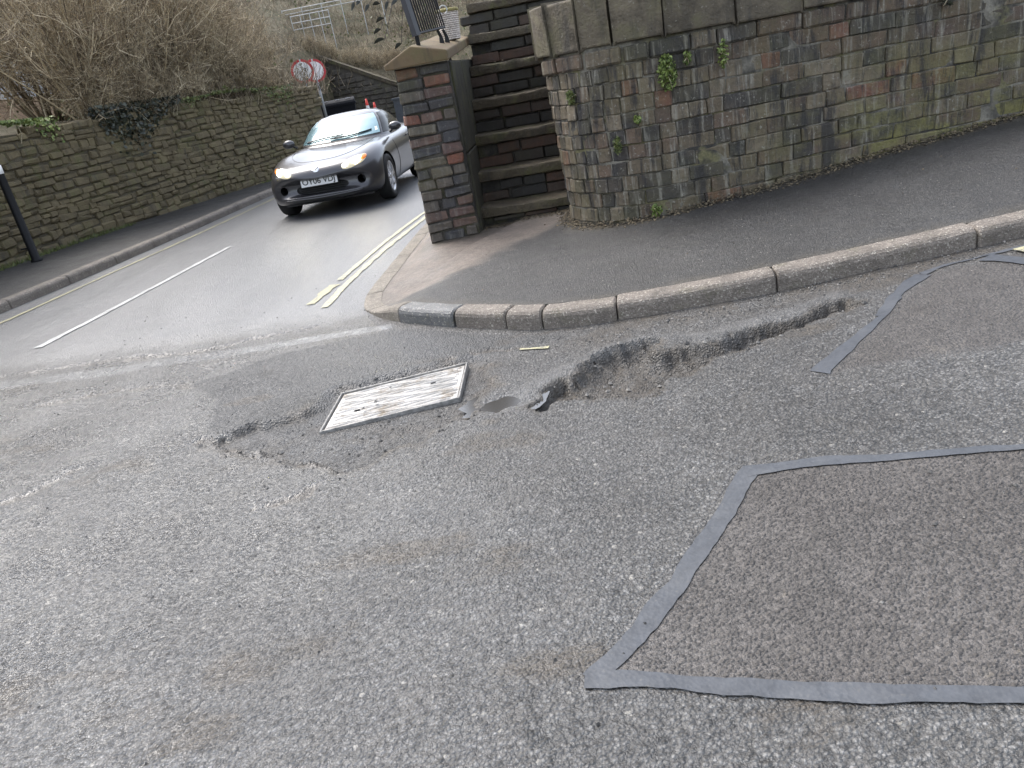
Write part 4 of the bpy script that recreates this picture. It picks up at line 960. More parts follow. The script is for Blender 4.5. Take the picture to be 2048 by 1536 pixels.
# ------------------------------------------------------------------ bare shrubs
def shrub(seed, H, nstem, spread, leaves):
    r = random.Random(seed); st = MB(); tw = MB(); lf = MB()
    def rv(k): return Vector((r.gauss(0, k), r.gauss(0, k), r.gauss(0, k)))
    def grow(mb, p, d, L, R, lvl):
        n = 5 if lvl == 0 else 4 if lvl == 1 else 3
        pts = [p]; rad_ = [R]; q = p.copy(); dd = d.copy()
        for i in range(n - 1):
            dd = (dd + rv(.16 if lvl == 0 else .24) + Vector((0, 0, .05 if lvl < 2 else .02))).normalized(); q = q + dd * (L / (n - 1)); pts.append(q.copy()); rad_.append(R * (1 - .75 * (i + 1) / (n - 1)))
        (st if lvl == 0 else tw).tube(pts, rad_, 5 if lvl == 0 else 3, False)
        if lvl == 3 or L < .12: 
            if r.random() < leaves:
                a = rv(1).normalized() * .018; b = a.cross(rv(1)).normalized() * .011; lf.add([q - a, q + b, q + a, q - b], [(0, 1, 2, 3)])
            return
        k = (9, 6, 3)[lvl]
        for i in range(k):
            u = r.uniform(.18, 1.0) * (n - 1); j = min(int(u), n - 2); o = pts[j].lerp(pts[j + 1], u - j)
            nd_ = (dd * r.uniform(.3, 1.0) + rv(.55) + Vector((0, 0, .25))).normalized()
            grow(mb, o, nd_, L * r.uniform(.3, .6) * (1.15 if lvl else .9), max(.003, R * .42), lvl + 1)
    for i in range(nstem):
        a = r.uniform(0, 2 * pi); t = abs(r.gauss(0, spread)); d = Vector((cos(a) * t, sin(a) * t, 1)).normalized()
        grow(st, Vector((cos(a) * r.uniform(0, .25), sin(a) * r.uniform(0, .25), -.08)), d, H * r.uniform(.55, 1.0), r.uniform(.012, .032), 0)
    return st, tw, lf
SHV = []
for k, (H_, ns, sp, lv) in enumerate(((2.9, 30, .34, .25), (2.6, 34, .45, .15), (3.1, 26, .30, .35), (1.4, 30, .6, .2))):
    a, b, c = shrub(900 + k, H_, ns, sp, lv); mt = MAT['bark'] if k != 1 else MAT['bark2']
    SHV.append((mesh('stem', a.v, a.f, mt), mesh('twigs', b.v, b.f, mt), mesh('leaves', c.v, c.f, MAT['deadleaf'])))
def put_shrub(k, x, y, rz, sc, lab, grp='bare shrubs on the bank above the stone wall'):
    o = empty('bare_shrub', (x, y, hillz(x, y)), rz); o.scale = (sc, sc, sc); tag(o, lab, 'shrub', grp)
    for nm, me in zip(('stem', 'twigs', 'leaves'), SHV[k]): link(nm, me, o)
rs = random.Random(31)
LABN = 'leafless tan twiggy shrub crowding the bank above the stone wall'
for i in range(13):
    s = 2.5 + i * 0.86; c, t = LW.at(s); n = Vector((-t.y, t.x)); q = c + n * rs.uniform(.55, .95)
    if 7.4 < s < 9.2: continue
    put_shrub((0, 1, 0, 2)[i % 4], q.x, q.y, rs.uniform(0, 6.28), rs.uniform(.75, 1.05), LABN if not (s < 5.3 or 7.0 < s < 9.4 or s > 11) else 'leafless shrub on the bank above the slim black bollard' if s < 5.3 else 'leafless shrub rising behind the dark ivy mat on the stone wall' if s < 9.4 else 'leafless shrub at the end of the stone wall towards the road signs')
for i in range(9):
    s = 2.0 + i * 1.25; c, t = LW.at(s); n = Vector((-t.y, t.x)); q = c + n * rs.uniform(1.9, 3.2)
    if 6.9 < s < 9.6: continue
    put_shrub((2, 0, 1)[i % 3], q.x, q.y, rs.uniform(0, 6.28), rs.uniform(.9, 1.15), 'taller leafless shrub behind the front row above the stone wall', 'second row of bare shrubs on the bank')
for i in range(7):
    s = 9.3 + i * .8; c, t = LW.at(s); n = Vector((-t.y, t.x)); q = c + n * rs.uniform(.3, .55)
    put_shrub(3, q.x, q.y, rs.uniform(0, 6.28), rs.uniform(.45, .8), 'low brown twiggy bush leaning over the top of the stone wall', 'low bushes along the wall top')
for i in range(6):
    s = 4.6 + i * .9; c, t = LW.at(s); n = Vector((-t.y, t.x)); q = c + n * (8.6 + .5 * (i % 2)); put_shrub((0, 2, 1)[i % 3], q.x, q.y, rs.uniform(0, 6.28), 1.35, 'tall leafless shrub standing behind the pale building', 'shrubs behind the pale building')
for s, D in ((11.6, 2.4), (12.6, 2.0), (13.5, 2.6), (14.3, 2.2)):
    c, t = LW.at(s); n = Vector((-t.y, t.x)); q = c + n * D; put_shrub((0, 2)[int(D * 10) % 2], q.x, q.y, rs.uniform(0, 6.28), 1.15, 'tall leafless shrub on the bank left of the road signs', 'shrubs left of the road signs')
for i in range(16):
    x, y, sc = ((-7.4 + .30 * i, 24.0 + .4 * i, 1.0) if i < 6 else (-5.2 + .40 * (i - 6), 31.5 + .12 * (i % 3), .42))
    put_shrub(3, x, y, rs.uniform(0, 6.28), sc, 'low brown bush on the slope above the dark retaining wall' if i >= 6 else 'brown bush on the far slope behind the road signs', 'bushes on the far slope')
# far slope scrub, one mass
fs_ = MB(); rs = random.Random(77)
def tuft(mb, p, h, n, r):
    for k in range(n):
        d = Vector((r.gauss(0, .6), r.gauss(0, .6), 1)).normalized(); q = p + Vector((r.gauss(0, .35), r.gauss(0, .25), 0)); e = q + d * h * r.uniform(.5, 1); mid = q.lerp(e, .5) + Vector((r.gauss(0, .12), r.gauss(0, .12), 0)) * h
        w = Vector((r.gauss(0, 1), r.gauss(0, 1), 0)).normalized() * .006 * (1 + h * .3)
        mb.add([q - w, q + w, mid + w * .7, mid - w * .7, e], [(0, 1, 2, 3), (3, 2, 4)])
for i in range(1500):
    k = rs.randrange(len(bp)); D = rs.uniform(.5, 34) if bp[k].y < 20 else rs.uniform(.2, 24); d = Vector((bd[k].x, bd[k].y, 0)).normalized(); q = bp[k] + d * D + Vector((rs.uniform(-.7, .7), rs.uniform(-.7, .7), 0))
    if q.y < 6 or q.x > 8 or (q.x < -6.2 and q.y < 23 and D < 9): continue
    if q.y > 26 and (-8 < q.x < 0) and D < 4 and rs.random() < .3: continue
    tuft(fs_, Vector((q.x, q.y, hillz(q.x, q.y) - .05)), (.40 if q.y > 24 and D < 9 else 1) * rs.uniform(.5, 1.6) * (1.0 if D < 10 else 1.8), 60, rs)
for i in range(900):
    k = rs.randrange(len(bp)); D = rs.uniform(.1, 9)
    if not 20 < bp[k].y or bp[k].x > 3: continue
    d = Vector((bd[k].x, bd[k].y, 0)).normalized(); q = bp[k] + d * D + Vector((rs.uniform(-.8, .8), rs.uniform(-.3, .8), 0)); tuft(fs_, Vector((q.x, q.y, hillz(q.x, q.y) - .05)), rs.uniform(.25, .7), 40, rs)
tag(fs_.build('scrub', MAT['scrub']), 'brown winter scrub covering the slope beyond the road', 'scrub', kind='stuff')
fg = leafcloud(1, (0, 0, 0), (1, 1, 1), 1); fg = MB(); 
for i in range(14000):
    k = rs.randrange(len(bp)); D = rs.uniform(.3, 26); d = Vector((bd[k].x, bd[k].y, 0)).normalized(); q = bp[k] + d * D + Vector((rs.uniform(-.7, .7), rs.uniform(-.7, .7), 0))
    if q.y < 6 or q.x > 8 or float(vnoise(q.x, q.y, .5, 66)) < .42: continue
    z = hillz(q.x, q.y) + abs(rs.gauss(0, .35)); s_ = rs.uniform(.03, .085); a = Vector((rs.gauss(0, 1), rs.gauss(0, 1), rs.gauss(0, 1))).normalized() * s_; b = a.cross(Vector((rs.gauss(0, 1), rs.gauss(0, 1), rs.gauss(0, 1)))).normalized() * s_ * .6; p = Vector((q.x, q.y, z)); fg.add([p - a, p + b, p + a, p - b], [(0, 1, 2, 3)])
tag(fg.build('undergrowth', MAT['grass']), 'patchy green undergrowth between the scrub on the slope', 'undergrowth', kind='stuff')
# ivy, moss and weeds on the stone wall
def wall_ivy(s0, s1, z0, z1, n, lab, mat, seed, size=(.02, .045)):
    r = random.Random(seed); p0 = lw_pt((s0 + s1) / 2, z1, .0)[0]; o = empty('ivy_clump', p0); tag(o, lab, 'ivy'); m = MB(); stm = MB()
    for i in range(n):
        u = r.random(); s = s0 + (s1 - s0) * u; zr = z0 + .25 * sin(u * 5 + seed) ; z = z1 - abs(r.gauss(0, .45)) * (z1 - zr); p, t, nn = lw_pt(s, z, r.uniform(.0, .06) + .1 * (z > 1.8)); p = p - p0 - (Vector((nn.x, nn.y, 0)) * r.uniform(0, .35) if z > 1.8 else Vector())
        a = Vector((r.gauss(0, 1), r.gauss(0, 1), r.gauss(0, 1))).normalized() * r.uniform(*size); b = a.cross(Vector((nn.x, nn.y, .3)) + Vector((r.gauss(0, .5), r.gauss(0, .5), r.gauss(0, .5)))).normalized() * a.length * .8; m.add([p - a, p + b, p + a, p - b], [(0, 1, 2, 3)])
    for k in range(4):
        s = r.uniform(s0, s1); MB().tube([lw_pt(s + .1 * sin(j), z1 + .05 - j * .12, .02)[0] - p0 for j in range(4)], .007, 4).build('stem', MAT['bark'], o)
    m.build('leaves', mat, o)
wall_ivy(8.9, 10.8, 1.62, 2.0, 1700, 'dark ivy mat spilling over the top of the stone wall', MAT['ivy'], 3)
wall_ivy(5.8, 8.1, 1.70, 1.95, 1500, 'bright green ivy and moss along the near top of the stone wall', MAT['green'], 5, (.015, .035))
wall_ivy(10.9, 14.5, 1.78, 1.95, 1200, 'sparse olive creeper along the wall top below the brown shrubs', MAT['grass'], 6, (.015, .035))
gm = MB(); r = random.Random(12)
for i in range(3800):
    s = r.uniform(3, LW.len - .5); cl = float(vnoise(s, 3.3, 1.1, 5))
    if cl < .45: continue
    p, t, n = lw_pt(s, .12, .03 + abs(r.gauss(0, .07))); h = r.uniform(.04, .14) * cl; d = Vector((r.gauss(0, .5), r.gauss(0, .5), 1)).normalized(); w = Vector((r.gauss(0, 1), r.gauss(0, 1), 0)).normalized() * .008
    gm.add([p - w, p + w, p + d * h], [(0, 1, 2)])
tag(gm.build('grass_verge', MAT['grass']), 'tufts of grass and weeds along the foot of the stone wall', 'grass', kind='stuff')

# black bollard
bo = empty('bollard', (-6.10, 10.62, gz(-6.1, 10.62) + .12)); tag(bo, 'slim black bollard with white reflective band in front of the stone wall', 'bollard')
MB().lathe([(0, 0), (.075, 0), (.075, .03), (.055, .05), (.05, 1.18), (.05, 1.185)], 20).build('post', MAT['black'], bo, True)
MB().lathe([(.050, 1.185), (.0525, 1.187), (.0525, 1.293), (.050, 1.295)], 20).build('band', plain('reflective_white', (.75, .74, .72), .4), bo, True)
MB().lathe([(.05, 1.295), (.05, 1.36), (.04, 1.40), (0, 1.41)], 20).build('cap', MAT['black'], bo, True)
MB().box((-.085, -.02, .20), (.10, .012, .02)).build('bracket', MAT['black'], bo)

# ------------------------------------------------------------------ background things along the road
def rtext(txt, size):
    cu = bpy.data.curves.new('t', 'FONT'); cu.body = txt; cu.size = size; cu.align_x = 'CENTER'; cu.align_y = 'CENTER'; cu.extrude = .001; cu.offset = size * .012
    ob = bpy.data.objects.new('t', cu); COL.objects.link(ob); bpy.context.view_layer.update()
    me = bpy.data.meshes.new_from_object(ob.evaluated_get(bpy.context.evaluated_depsgraph_get())); bpy.data.objects.remove(ob); return me
red = plain('sign_red', (.42, .02, .03), .4); white = plain('sign_white', (.72, .72, .72), .45, var=.05); grey = plain('sign_back', (.25, .26, .26), .5, .3); ink = plain('sign_black', (.02, .02, .02), .5)
def roundel(x, y, zc, rz, lab, lines, tri):
    o = empty('road_sign', (x, y, gz(x, y) + .12), rz); tag(o, lab, 'road sign'); z = zc - o.location.z
    MB().tube([(0, .03, 0), (0, .03, z + .3)], .038, 10).build('post', grey, o, True)
    X = Matrix.Translation((0, 0, z)) @ Matrix.Rotation(pi / 2, 4, 'X')
    MB().lathe([(0, -.008), (.30, -.008), (.30, 0), (0, 0)], 40, X).build('plate', red, o)
    f = MB().lathe([(0, .002), (.235, .002), (.235, .005), (0, .005)], 40, X).build('face', white, o)
    for t, sz, dz in lines:
        me = rtext(t, sz); me.materials.append(ink); l = link('lettering', me, f, (0, -.0075, z + dz), (pi / 2, 0, 0))
    if tri:
        for sg in (1, -1): MB().add([(-.045, -.007, z + sg * .20), (.045, -.007, z + sg * .20), (0, -.007, z + sg * .125)], [(0, 1, 2) if sg < 0 else (0, 2, 1)]).build('triangle', ink, f)
    return o
roundel(-3.94, 22.0, 2.29, .12, 'red ringed round height limit sign in front of another round sign', [('2.3m', .155, .045), ("7'-6\"", .115, -.065)], True)
roundel(-3.70, 22.5, 2.27, .30, 'second red ringed round sign half hidden behind the height limit sign', [], False)

bn = empty('wheeled_bin', (-3.55, 24.0, gz(-3.5, 24) + .1), .10); tag(bn, 'large black lidded wheeled waste bin behind the car', 'waste bin')
bm_ = plain('bin_plastic', (.008, .009, .012), .75, Specular_IOR_Level=.15)
def frust(b, t, z0, z1): return [(x * q[0], y * q[1], z) for q, z in ((b, z0), (t, z1)) for x, y in ((-1, -1), (1, -1), (1, 1), (-1, 1))]
BF = [(0, 3, 2, 1), (4, 5, 6, 7), (0, 1, 5, 4), (1, 2, 6, 5), (2, 3, 7, 6), (3, 0, 4, 7)]
MB().add(frust((.44, .36), (.52, .45), .12, 1.0), BF).build('body', bm_, bn)
MB().box((0, 0, 1.03), (1.10, .96, .055)).build('rim', bm_, bn)
m = MB(); N = 8
for i in range(N + 1):
    a = pi * i / N; y = -.46 * cos(a); z = 1.06 + .13 * sin(a); m.v += [(-.53, y, z), (.53, y, z)]
for i in range(N): m.f.append((2 * i, 2 * i + 1, 2 * i + 3, 2 * i + 2))
m.f.append(tuple(range(0, 2 * N + 2, 2))); m.f.append(tuple(range(1, 2 * N + 2, 2))[::-1])
ld = m.build('lid', bm_, bn)
for x in (-.3, .05, .35): MB().box((x, -.30, 1.175), (.12, .03, .018)).build('handle', plain('pale_handle', (.45, .45, .45), .5), ld)
for x in (-.36, .36):
    for y in (-.28, .28): MB().lathe([(0, -.02), (.06, -.02), (.06, .02), (0, .02)], 14, Matrix.Translation((x, y, .06)) @ Matrix.Rotation(pi / 2, 4, 'Y')).build('wheel', MAT['black'], bn)
orange = plain('cone_red', (.55, .045, .03), .5)
def cone(x, y, h, lab):
    o = empty('traffic_cone', (x, y, gz(x, y))); tag(o, lab, 'traffic cone', 'traffic cones behind the car')
    MB().box((0, 0, .02), (.36, .36, .04)).build('base', MAT['black'], o)
    R = lambda z: .13 - .10 * z / h
    MB().lathe([(R(.04), .04), (R(h * .38), h * .38)], 20).build('cone_body', orange, o, True)
    MB().lathe([(R(h * .38) + .002, h * .38), (R(h * .80) + .002, h * .80)], 20).build('sleeve', white, o, True)
    MB().lathe([(R(h * .80), h * .80), (R(h), h), (0, h)], 20).build('tip', orange, o, True)
cone(-3.02, 27.0, 1.06, 'taller red and white traffic cone behind the car roof'); cone(-2.82, 27.3, .90, 'shorter red traffic cone beside the taller one')

# far retaining wall with sloping coping
fw = empty('retaining_wall', (-3.2, 30.6, .3)); tag(fw, 'dark stone retaining wall with mossy sloping coping behind the bin', 'stone wall'); FO = Vector(fw.location)
FP = [(-5.0, 31.3, 3.1), (-4.4, 30.9, 2.78), (-3.7, 30.6, 2.42), (-3.0, 30.4, 2.05), (-2.4, 30.2, 1.74), (-1.9, 30.0, 1.52), (-1.0, 29.8, 1.50), (1.0, 29.3, 1.5), (4.0, 28.8, 1.5)]
m = MB()
for x, y, z in FP: m.v += [tuple(Vector(q) - FO) for q in ((x, y, -.2), (x, y, z - .08), (x + .1, y + .4, z - .08), (x + .1, y + .4, -.2))]
for i in range(len(FP) - 1):
    for k in range(4): a = i * 4 + k; b = i * 4 + (k + 1) % 4; m.f.append((a, a + 4, b + 4, b))
m.f.append((3, 2, 1, 0)); e = 4 * len(FP) - 4; m.f.append((e, e + 1, e + 2, e + 3)); m.build('face', MAT['stone_far'], fw)
for (x0, y0, z0), (x1, y1, z1) in zip(FP, FP[1:]):
    d = Vector((x1 - x0, y1 - y0, z1 - z0)) * .01; A = Vector((x0, y0, z0)) + d; B = Vector((x1, y1, z1)) - d
    m = MB(); m.add([A + Vector((0, -.06, -.078)) - FO, B + Vector((0, -.06, -.078)) - FO, B + Vector((0, -.06, .06)) - FO, A + Vector((0, -.06, .06)) - FO, A + Vector((.1, .5, -.078)) - FO, B + Vector((.1, .5, -.078)) - FO, B + Vector((.1, .5, .06)) - FO, A + Vector((.1, .5, .06)) - FO], [(0, 1, 2, 3), (5, 4, 7, 6), (3, 2, 6, 7), (1, 0, 4, 5), (0, 3, 7, 4), (2, 1, 5, 6)]); m.build('coping_stone', MAT['tread'], fw)
rs = random.Random(5)
FST = var_meshes('stone', (.4, .14, .17), .03, .02, MAT['stone_far'], 4, 1200)
for i in range(len(FP) - 2):
    (x0, y0, z0), (x1, y1, z1) = FP[i], FP[i + 1]; L = sqrt((x1 - x0) ** 2 + (y1 - y0) ** 2); an = atan2(y1 - y0, x1 - x0); z = .35
    if x0 > -1: continue
    while z < max(z0, z1) - .2:
        u = rs.uniform(-.1, .1)
        while u < L:
            l = rs.uniform(.25, .5); q = (u + l / 2) / L; zz_ = z0 + (z1 - z0) * q
            if z + .1 < zz_ - .1 and q < 1: link('stone', rs.choice(FST), fw, (x0 + (x1 - x0) * q - FO.x, y0 + (y1 - y0) * q - FO.y + .03, z - FO.z), (0, 0, an + rs.uniform(-.04, .04)), ((l - .03) / .4, 1, 1))
            u += l
        z += .185
gp = empty('gate_post', (-1.92, 27.2, gz(-1.9, 27.2))); tag(gp, 'dark slate coloured gate pillar where the road bends behind the brick pier', 'gate post')
slate = plain('slate', (.045, .05, .058), .5, bump=.3)
MB().box((0, 0, .42), (.46, .46, .86)).build('shaft', slate, gp); MB().box((0, 0, .88), (.56, .56, .06)).build('cap', slate, gp)

# galvanised fence on the slope
gal = plain('galvanised', (.40, .41, .41), .4, .5)
def fence(p0, p1, h, nr, npst, lab):
    p0, p1 = Vector(p0), Vector(p1); o = empty('metal_fence', p0); tag(o, lab, 'fence')
    for k in range(nr): z = h * (k + 1) / nr; MB().tube([(0, 0, z), p1 - p0 + Vector((0, 0, z))], .017, 6).build('rail', gal, o)
    for k in range(npst):
        q = (p1 - p0) * (k / (npst - 1)); b = hillz(p0.x + q.x, p0.y + q.y) - p0.z - .1; MB().tube([(q.x, q.y, min(b, 0)), q + Vector((0, 0, h + .03))], .016, 6).build('post', gal, o)
fence((-5.75, 32.5, 3.95), (-4.28, 32.5, 3.95), .70, 3, 5, 'short galvanised three rail fence on the far slope above the road signs')
fence((-6.3, 34, 4.75), (-2.3, 34, 4.78), .30, 2, 6, 'long low two rail metal fence along the top path of the slope')

# pale building glimpsed through the shrubs
pb = empty('pale_building', (-12.2, 19.5, 1.9), atan2(5, 1.5)); tag(pb, 'long low pale building with sandstone base glimpsed through the left shrubs', 'building')
pz = hillz(-12.2, 19.5) - .08
pb.location.z = pz - .1
MB().box((0, 0, .24), (9, 4, .50)).build('plinth', plain('sandstone', (.50, .36, .25), .8, bump=.3), pb)
MB().box((0, 0, 1.07), (8.9, 3.9, 1.16)).build('wall', plain('pale_render', (.62, .67, .72), .6, bump=.1), pb)
m = MB(); m.add([(-4.7, -2.3, 1.68), (4.7, -2.3, 1.68), (4.7, 2.3, 1.68), (-4.7, 2.3, 1.68), (-4.7, 0, 2.5), (4.7, 0, 2.5)], [(0, 3, 2, 1), (0, 1, 5, 4), (2, 3, 4, 5), (0, 4, 3), (1, 2, 5)]); m.build('roof', plain('grey_slate', (.12, .13, .14), .6), pb)
for k in range(3):
    w = MB().box((-3 + k * 3, -1.955, 1.15), (1.5, .05, .7)).build('window', plain('frame_white', (.7, .7, .7), .5), pb); MB().box((-3 + k * 3, -1.985, 1.15), (1.36, .02, .58)).build('pane', plain('pane', (.10, .13, .15), .08), w)

# broad dark evergreen branch over the pier
br = empty('overhanging_shrub', (0.0, 9.12, gz(0, 9.1) + .1)); tag(br, 'dark shrub with long drooping leaves rising behind the pier railing', 'shrub')
BO = Vector(br.location); dl = plain('dark_leaf', (.010, .012, .007), .5); dtw = plain('dark_twig', (.03, .022, .016), .7); r = random.Random(4)
LV = [((-0.826, 8.3, 2.271), (-0.869, 8.3, 2.198)), ((-0.686, 8.3, 2.229), (-0.742, 8.3, 2.167)), ((-0.655, 8.3, 2.215), (-0.58, 8.3, 2.216)), ((-0.503, 8.3, 2.225), (-0.545, 8.3, 2.152)), ((-0.658, 8.3, 2.058), (-0.572, 8.3, 2.084)), ((-0.703, 8.3, 1.961), (-0.624, 8.3, 1.993)), ((-0.724, 8.3, 1.873), (-0.606, 8.3, 1.899)), ((-0.529, 8.3, 1.793), (-0.454, 8.3, 1.831)), ((-0.405, 8.3, 2.217), (-0.479, 8.3, 2.177)), ((-0.325, 8.3, 2.195), (-0.288, 8.3, 2.135)), ((-0.766, 8.3, 2.269), (-0.813, 8.3, 2.242))]
hub = Vector((-0.25, 8.45, 2.42))
MB().tube([Vector((0, 0, 0)), Vector((.02, -.05, 1.2)), Vector((-.05, -.25, 2.1)), hub - BO], [.022, .018, .013, .009], 6).build('stem', dtw, br)
for A, B in LV:
    A, B = Vector(A) - BO, Vector(B) - BO; d = B - A; sd_ = Vector((d.z, -.3 * abs(d.z), -d.x)).normalized(); vs = []; fs = []; L = d.length
    for j in range(8):
        u = j / 7; p = A + d * u + Vector((-.12 * d.z, 0, .22 * abs(d.x) + .1 * abs(d.z))) * (4 * u * (1 - u)) * .6; w = .017 * sin(pi * min(.97, .06 + u * .9)); vs += [p - sd_ * w, p + sd_ * w + Vector((0, .012, 0)), p + Vector((0, .004, 0))]
    for j in range(7): fs += [(3 * j, 3 * j + 2, 3 * j + 5, 3 * j + 3), (3 * j + 2, 3 * j + 1, 3 * j + 4, 3 * j + 5)]
    link('leaf', mesh('leaf', vs, fs, dl), br)
    h0 = hub - BO; top = A if A.z > B.z else B; mid = h0.lerp(top, .6) + Vector((0, .02, .10)); MB().tube([h0, h0.lerp(mid, .5) + Vector((0, 0, .05)), mid, top], [.006, .005, .004, .003], 5).build('twig', dtw, br)

# ------------------------------------------------------------------ grey roadster
YAW = rad(-8.0)
fa = Vector((-1.97, 11.36, 0)); off = Matrix.Rotation(YAW, 3, 'Z') @ Vector((0, 0.80, 0))
car = empty('car', fa - off, YAW); tag(car, 'small grey roadster with lit headlamps and white number plate on the wet road', 'car')
def carpaint():
    m = Mt('grey_metallic_paint'); n = m.noise(400, 2)
    return m.done(Base_Color=m.mix(n, (.044, .043, .046), (.064, .062, .066)), Metallic=.4, Roughness=.32, Coat_Weight=.7, Coat_Roughness=.10)
PAINT = carpaint(); DARKP = plain('dark_plastic', (.012, .012, .013), .5)
def glassmat(name, c, rough, metal): return Mt(name).done(Base_Color=c, Roughness=rough, Metallic=metal, Specular_IOR_Level=.8, Coat_Weight=.6, Coat_Roughness=.02)
SCREEN = glassmat('windscreen_glass', (.20, .33, .36), .06, .35); SIDEG = plain('side_glass', (.018, .02, .018), .12, Specular_IOR_Level=.25)  # windscreen's blue-green base and metallic stand in for a bright sky reflection
# stations: Y, hood centre z, valley z, fender z, half width, mid z, bottom z
ST = [(.0, .52, .515, .50, .66, .43, .31, .72), (.018, .585, .58, .56, .75, .43, .245, .80), (.065, .645, .64, .62, .80, .44, .205, .85), (.15, .69, .685, .672, .83, .445, .185, .85), (.27, .72, .717, .717, .842, .45, .175, .88), (.48, .75, .75, .765, .855, .46, .17, .90), (.80, .785, .785, .812, .862, .48, .17, .92), (1.12, .825, .82, .826, .855, .50, .17, .93), (1.42, .862, .855, .845, .848, .52, .17, .94), (2.0, .87, .866, .855, .848, .53, .17, .94), (2.6, .88, .876, .868, .855, .54, .17, .94), (3.13, .905, .90, .895, .862, .55, .18, .93), (3.55, .905, .90, .88, .84, .56, .22, .9), (3.84, .87, .86, .835, .78, .56, .28, .85), (3.95, .80, .79, .77, .70, .56, .34, .8)]
def ring(st):
    Y, zc, zv, zf, hw, zm, zb, fl = st
    half = [(0, zc), (.34 * hw, zc - .002), (.58 * hw, zv), (.74 * hw, zf), (.88 * hw, zf - .035), (.965 * hw, zf - .12 if zf - .12 > zm else zm + .05), (hw, zm), (.985 * hw, zm - .13 if zm - .13 > zb + .06 else zb + .07), (.93 * hw, zb + .02), (.80 * hw, zb), (0, zb)]
    full = half + [(-x, z) for x, z in half[-2:0:-1]]
    out = []
    for x, z in full:
        bow = .36 * (abs(x) / .86) ** 2.6 * (1 - float(sstep(0, .95, Y))) + -.28 * (abs(x) / .86) ** 2.6 * float(sstep(3.1, 3.95, Y))
        out.append((x, Y + bow, z))
    return out
vs = []; fs = []; n = 20
for st in ST: vs += ring(st)
for i in range(len(ST) - 1):
    for k in range(n): a = i * n + k; b = i * n + (k + 1) % n; fs.append((a, b, b + n, a + n))
for base, flip in ((0, False), ((len(ST) - 1) * n, True)):        # caps as quad strips between the two halves
    for k in range(10):
        l, r_ = (k, k + 1); q = [base + l, base + r_, base + (n - r_) % n, base + (n - l) % n]
        q = list(dict.fromkeys(q))
        fs.append(tuple(q[::-1]) if not flip else tuple(q))
bm = bmesh.new(); me0 = mesh('body', vs, fs, PAINT); bm.from_mesh(me0); bmesh.ops.recalc_face_normals(bm, faces=bm.faces); bm.to_mesh(me0); bm.free()
body = link('body', me0, car)
md = body.modifiers.new('s', 'SUBSURF'); md.levels = md.render_levels = 3
cut = []
def cutter(mb):
    me = mesh('cut', mb.v, mb.f, DARKP); b2 = bmesh.new(); b2.from_mesh(me); bmesh.ops.recalc_face_normals(b2, faces=b2.faces); b2.to_mesh(me); b2.free()
    o = link('cut', me, car); cut.append(o); md = body.modifiers.new('b', 'BOOLEAN'); md.object = o; md.operation = 'DIFFERENCE'; md.solver = 'EXACT'; md.material_mode = 'TRANSFER'
def cyl(c, R, L, axis_, n=36):
    X = Matrix.Translation(c) @ (Matrix.Rotation(pi / 2, 4, 'Y') if axis_ == 'X' else Matrix.Rotation(-pi / 2, 4, 'X'))
    m = MB(); o = 0
    for z in (-L / 2, L / 2): m.v += [tuple(X @ Vector((R * cos(2 * pi * k / n), R * sin(2 * pi * k / n), z))) for k in range(n)]
    m.f += [tuple(range(n))[::-1], tuple(range(n, 2 * n))] + [(k, (k + 1) % n, n + (k + 1) % n, n + k) for k in range(n)]; return m
for y in (.80, 3.13):
    for x in (-.79, .79): cutter(cyl((x, y, .315), .345, .34, 'X'))
for x in (-.56, .56): cutter(cyl((x, .1, .40), .058, .7, 'Y', 24))
m = MB(); N = 32
for y in (-.2, .22):
    for k in range(N):
        a = 2 * pi * k / N; x = .375 * (abs(cos(a)) ** .7) * (1 if cos(a) > 0 else -1); z = .378 + .070 * (abs(sin(a)) ** .8) * (1 if sin(a) > 0 else -1); m.v.append((x, y, z))
m.f += [tuple(range(N))[::-1], tuple(range(N, 2 * N))] + [(k, (k + 1) % N, N + (k + 1) % N, N + k) for k in range(N)]
cutter(m)
m = MB(); N = 24                                                      # slot under the lip
for y in (-.2, .16):
    for k in range(N):
        a = 2 * pi * k / N; m.v.append((.48 * (abs(cos(a)) ** .5) * (1 if cos(a) > 0 else -1), y, .232 + .018 * sin(a)))
m.f += [tuple(range(N))[::-1], tuple(range(N, 2 * N))] + [(k, (k + 1) % N, N + (k + 1) % N, N + k) for k in range(N)]
cutter(m)
bpy.context.view_layer.update()
dg = bpy.context.evaluated_depsgraph_get(); fin = bpy.data.meshes.new_from_object(body.evaluated_get(dg)); body.modifiers.clear(); body.data = fin; fin.name = 'body'
fin.polygons.foreach_set('use_smooth', [True] * len(fin.polygons))
try: fin.set_sharp_from_angle(angle=rad(40))
except Exception: pass
for o in cut: bpy.data.objects.remove(o)
CB = BVHTree.FromPolygons([v.co.copy() for v in fin.vertices], [tuple(p.vertices) for p in fin.polygons])
def front(x, z, off=.004):
    h = CB.ray_cast(Vector((x, -2, z)), Vector((0, 1, 0)))
    if not h[0]: return Vector((x, .5, z))
    nn = h[1] if h[1].y < 0 else -h[1]; return h[0] + nn * off
def topp(x, y, off=.004):
    h = CB.ray_cast(Vector((x, y, 3)), Vector((0, 0, -1))); nn = h[1] if h[1].z > 0 else -h[1]; return h[0] + nn * off
def sidep(sg, y, z, off=.004):
    h = CB.ray_cast(Vector((sg * 2, y, z)), Vector((-sg, 0, 0)))
    if not h[0]: return Vector((sg * .85, y, z))
    nn = h[1] if h[1].x * sg > 0 else -h[1]; return h[0] + nn * off
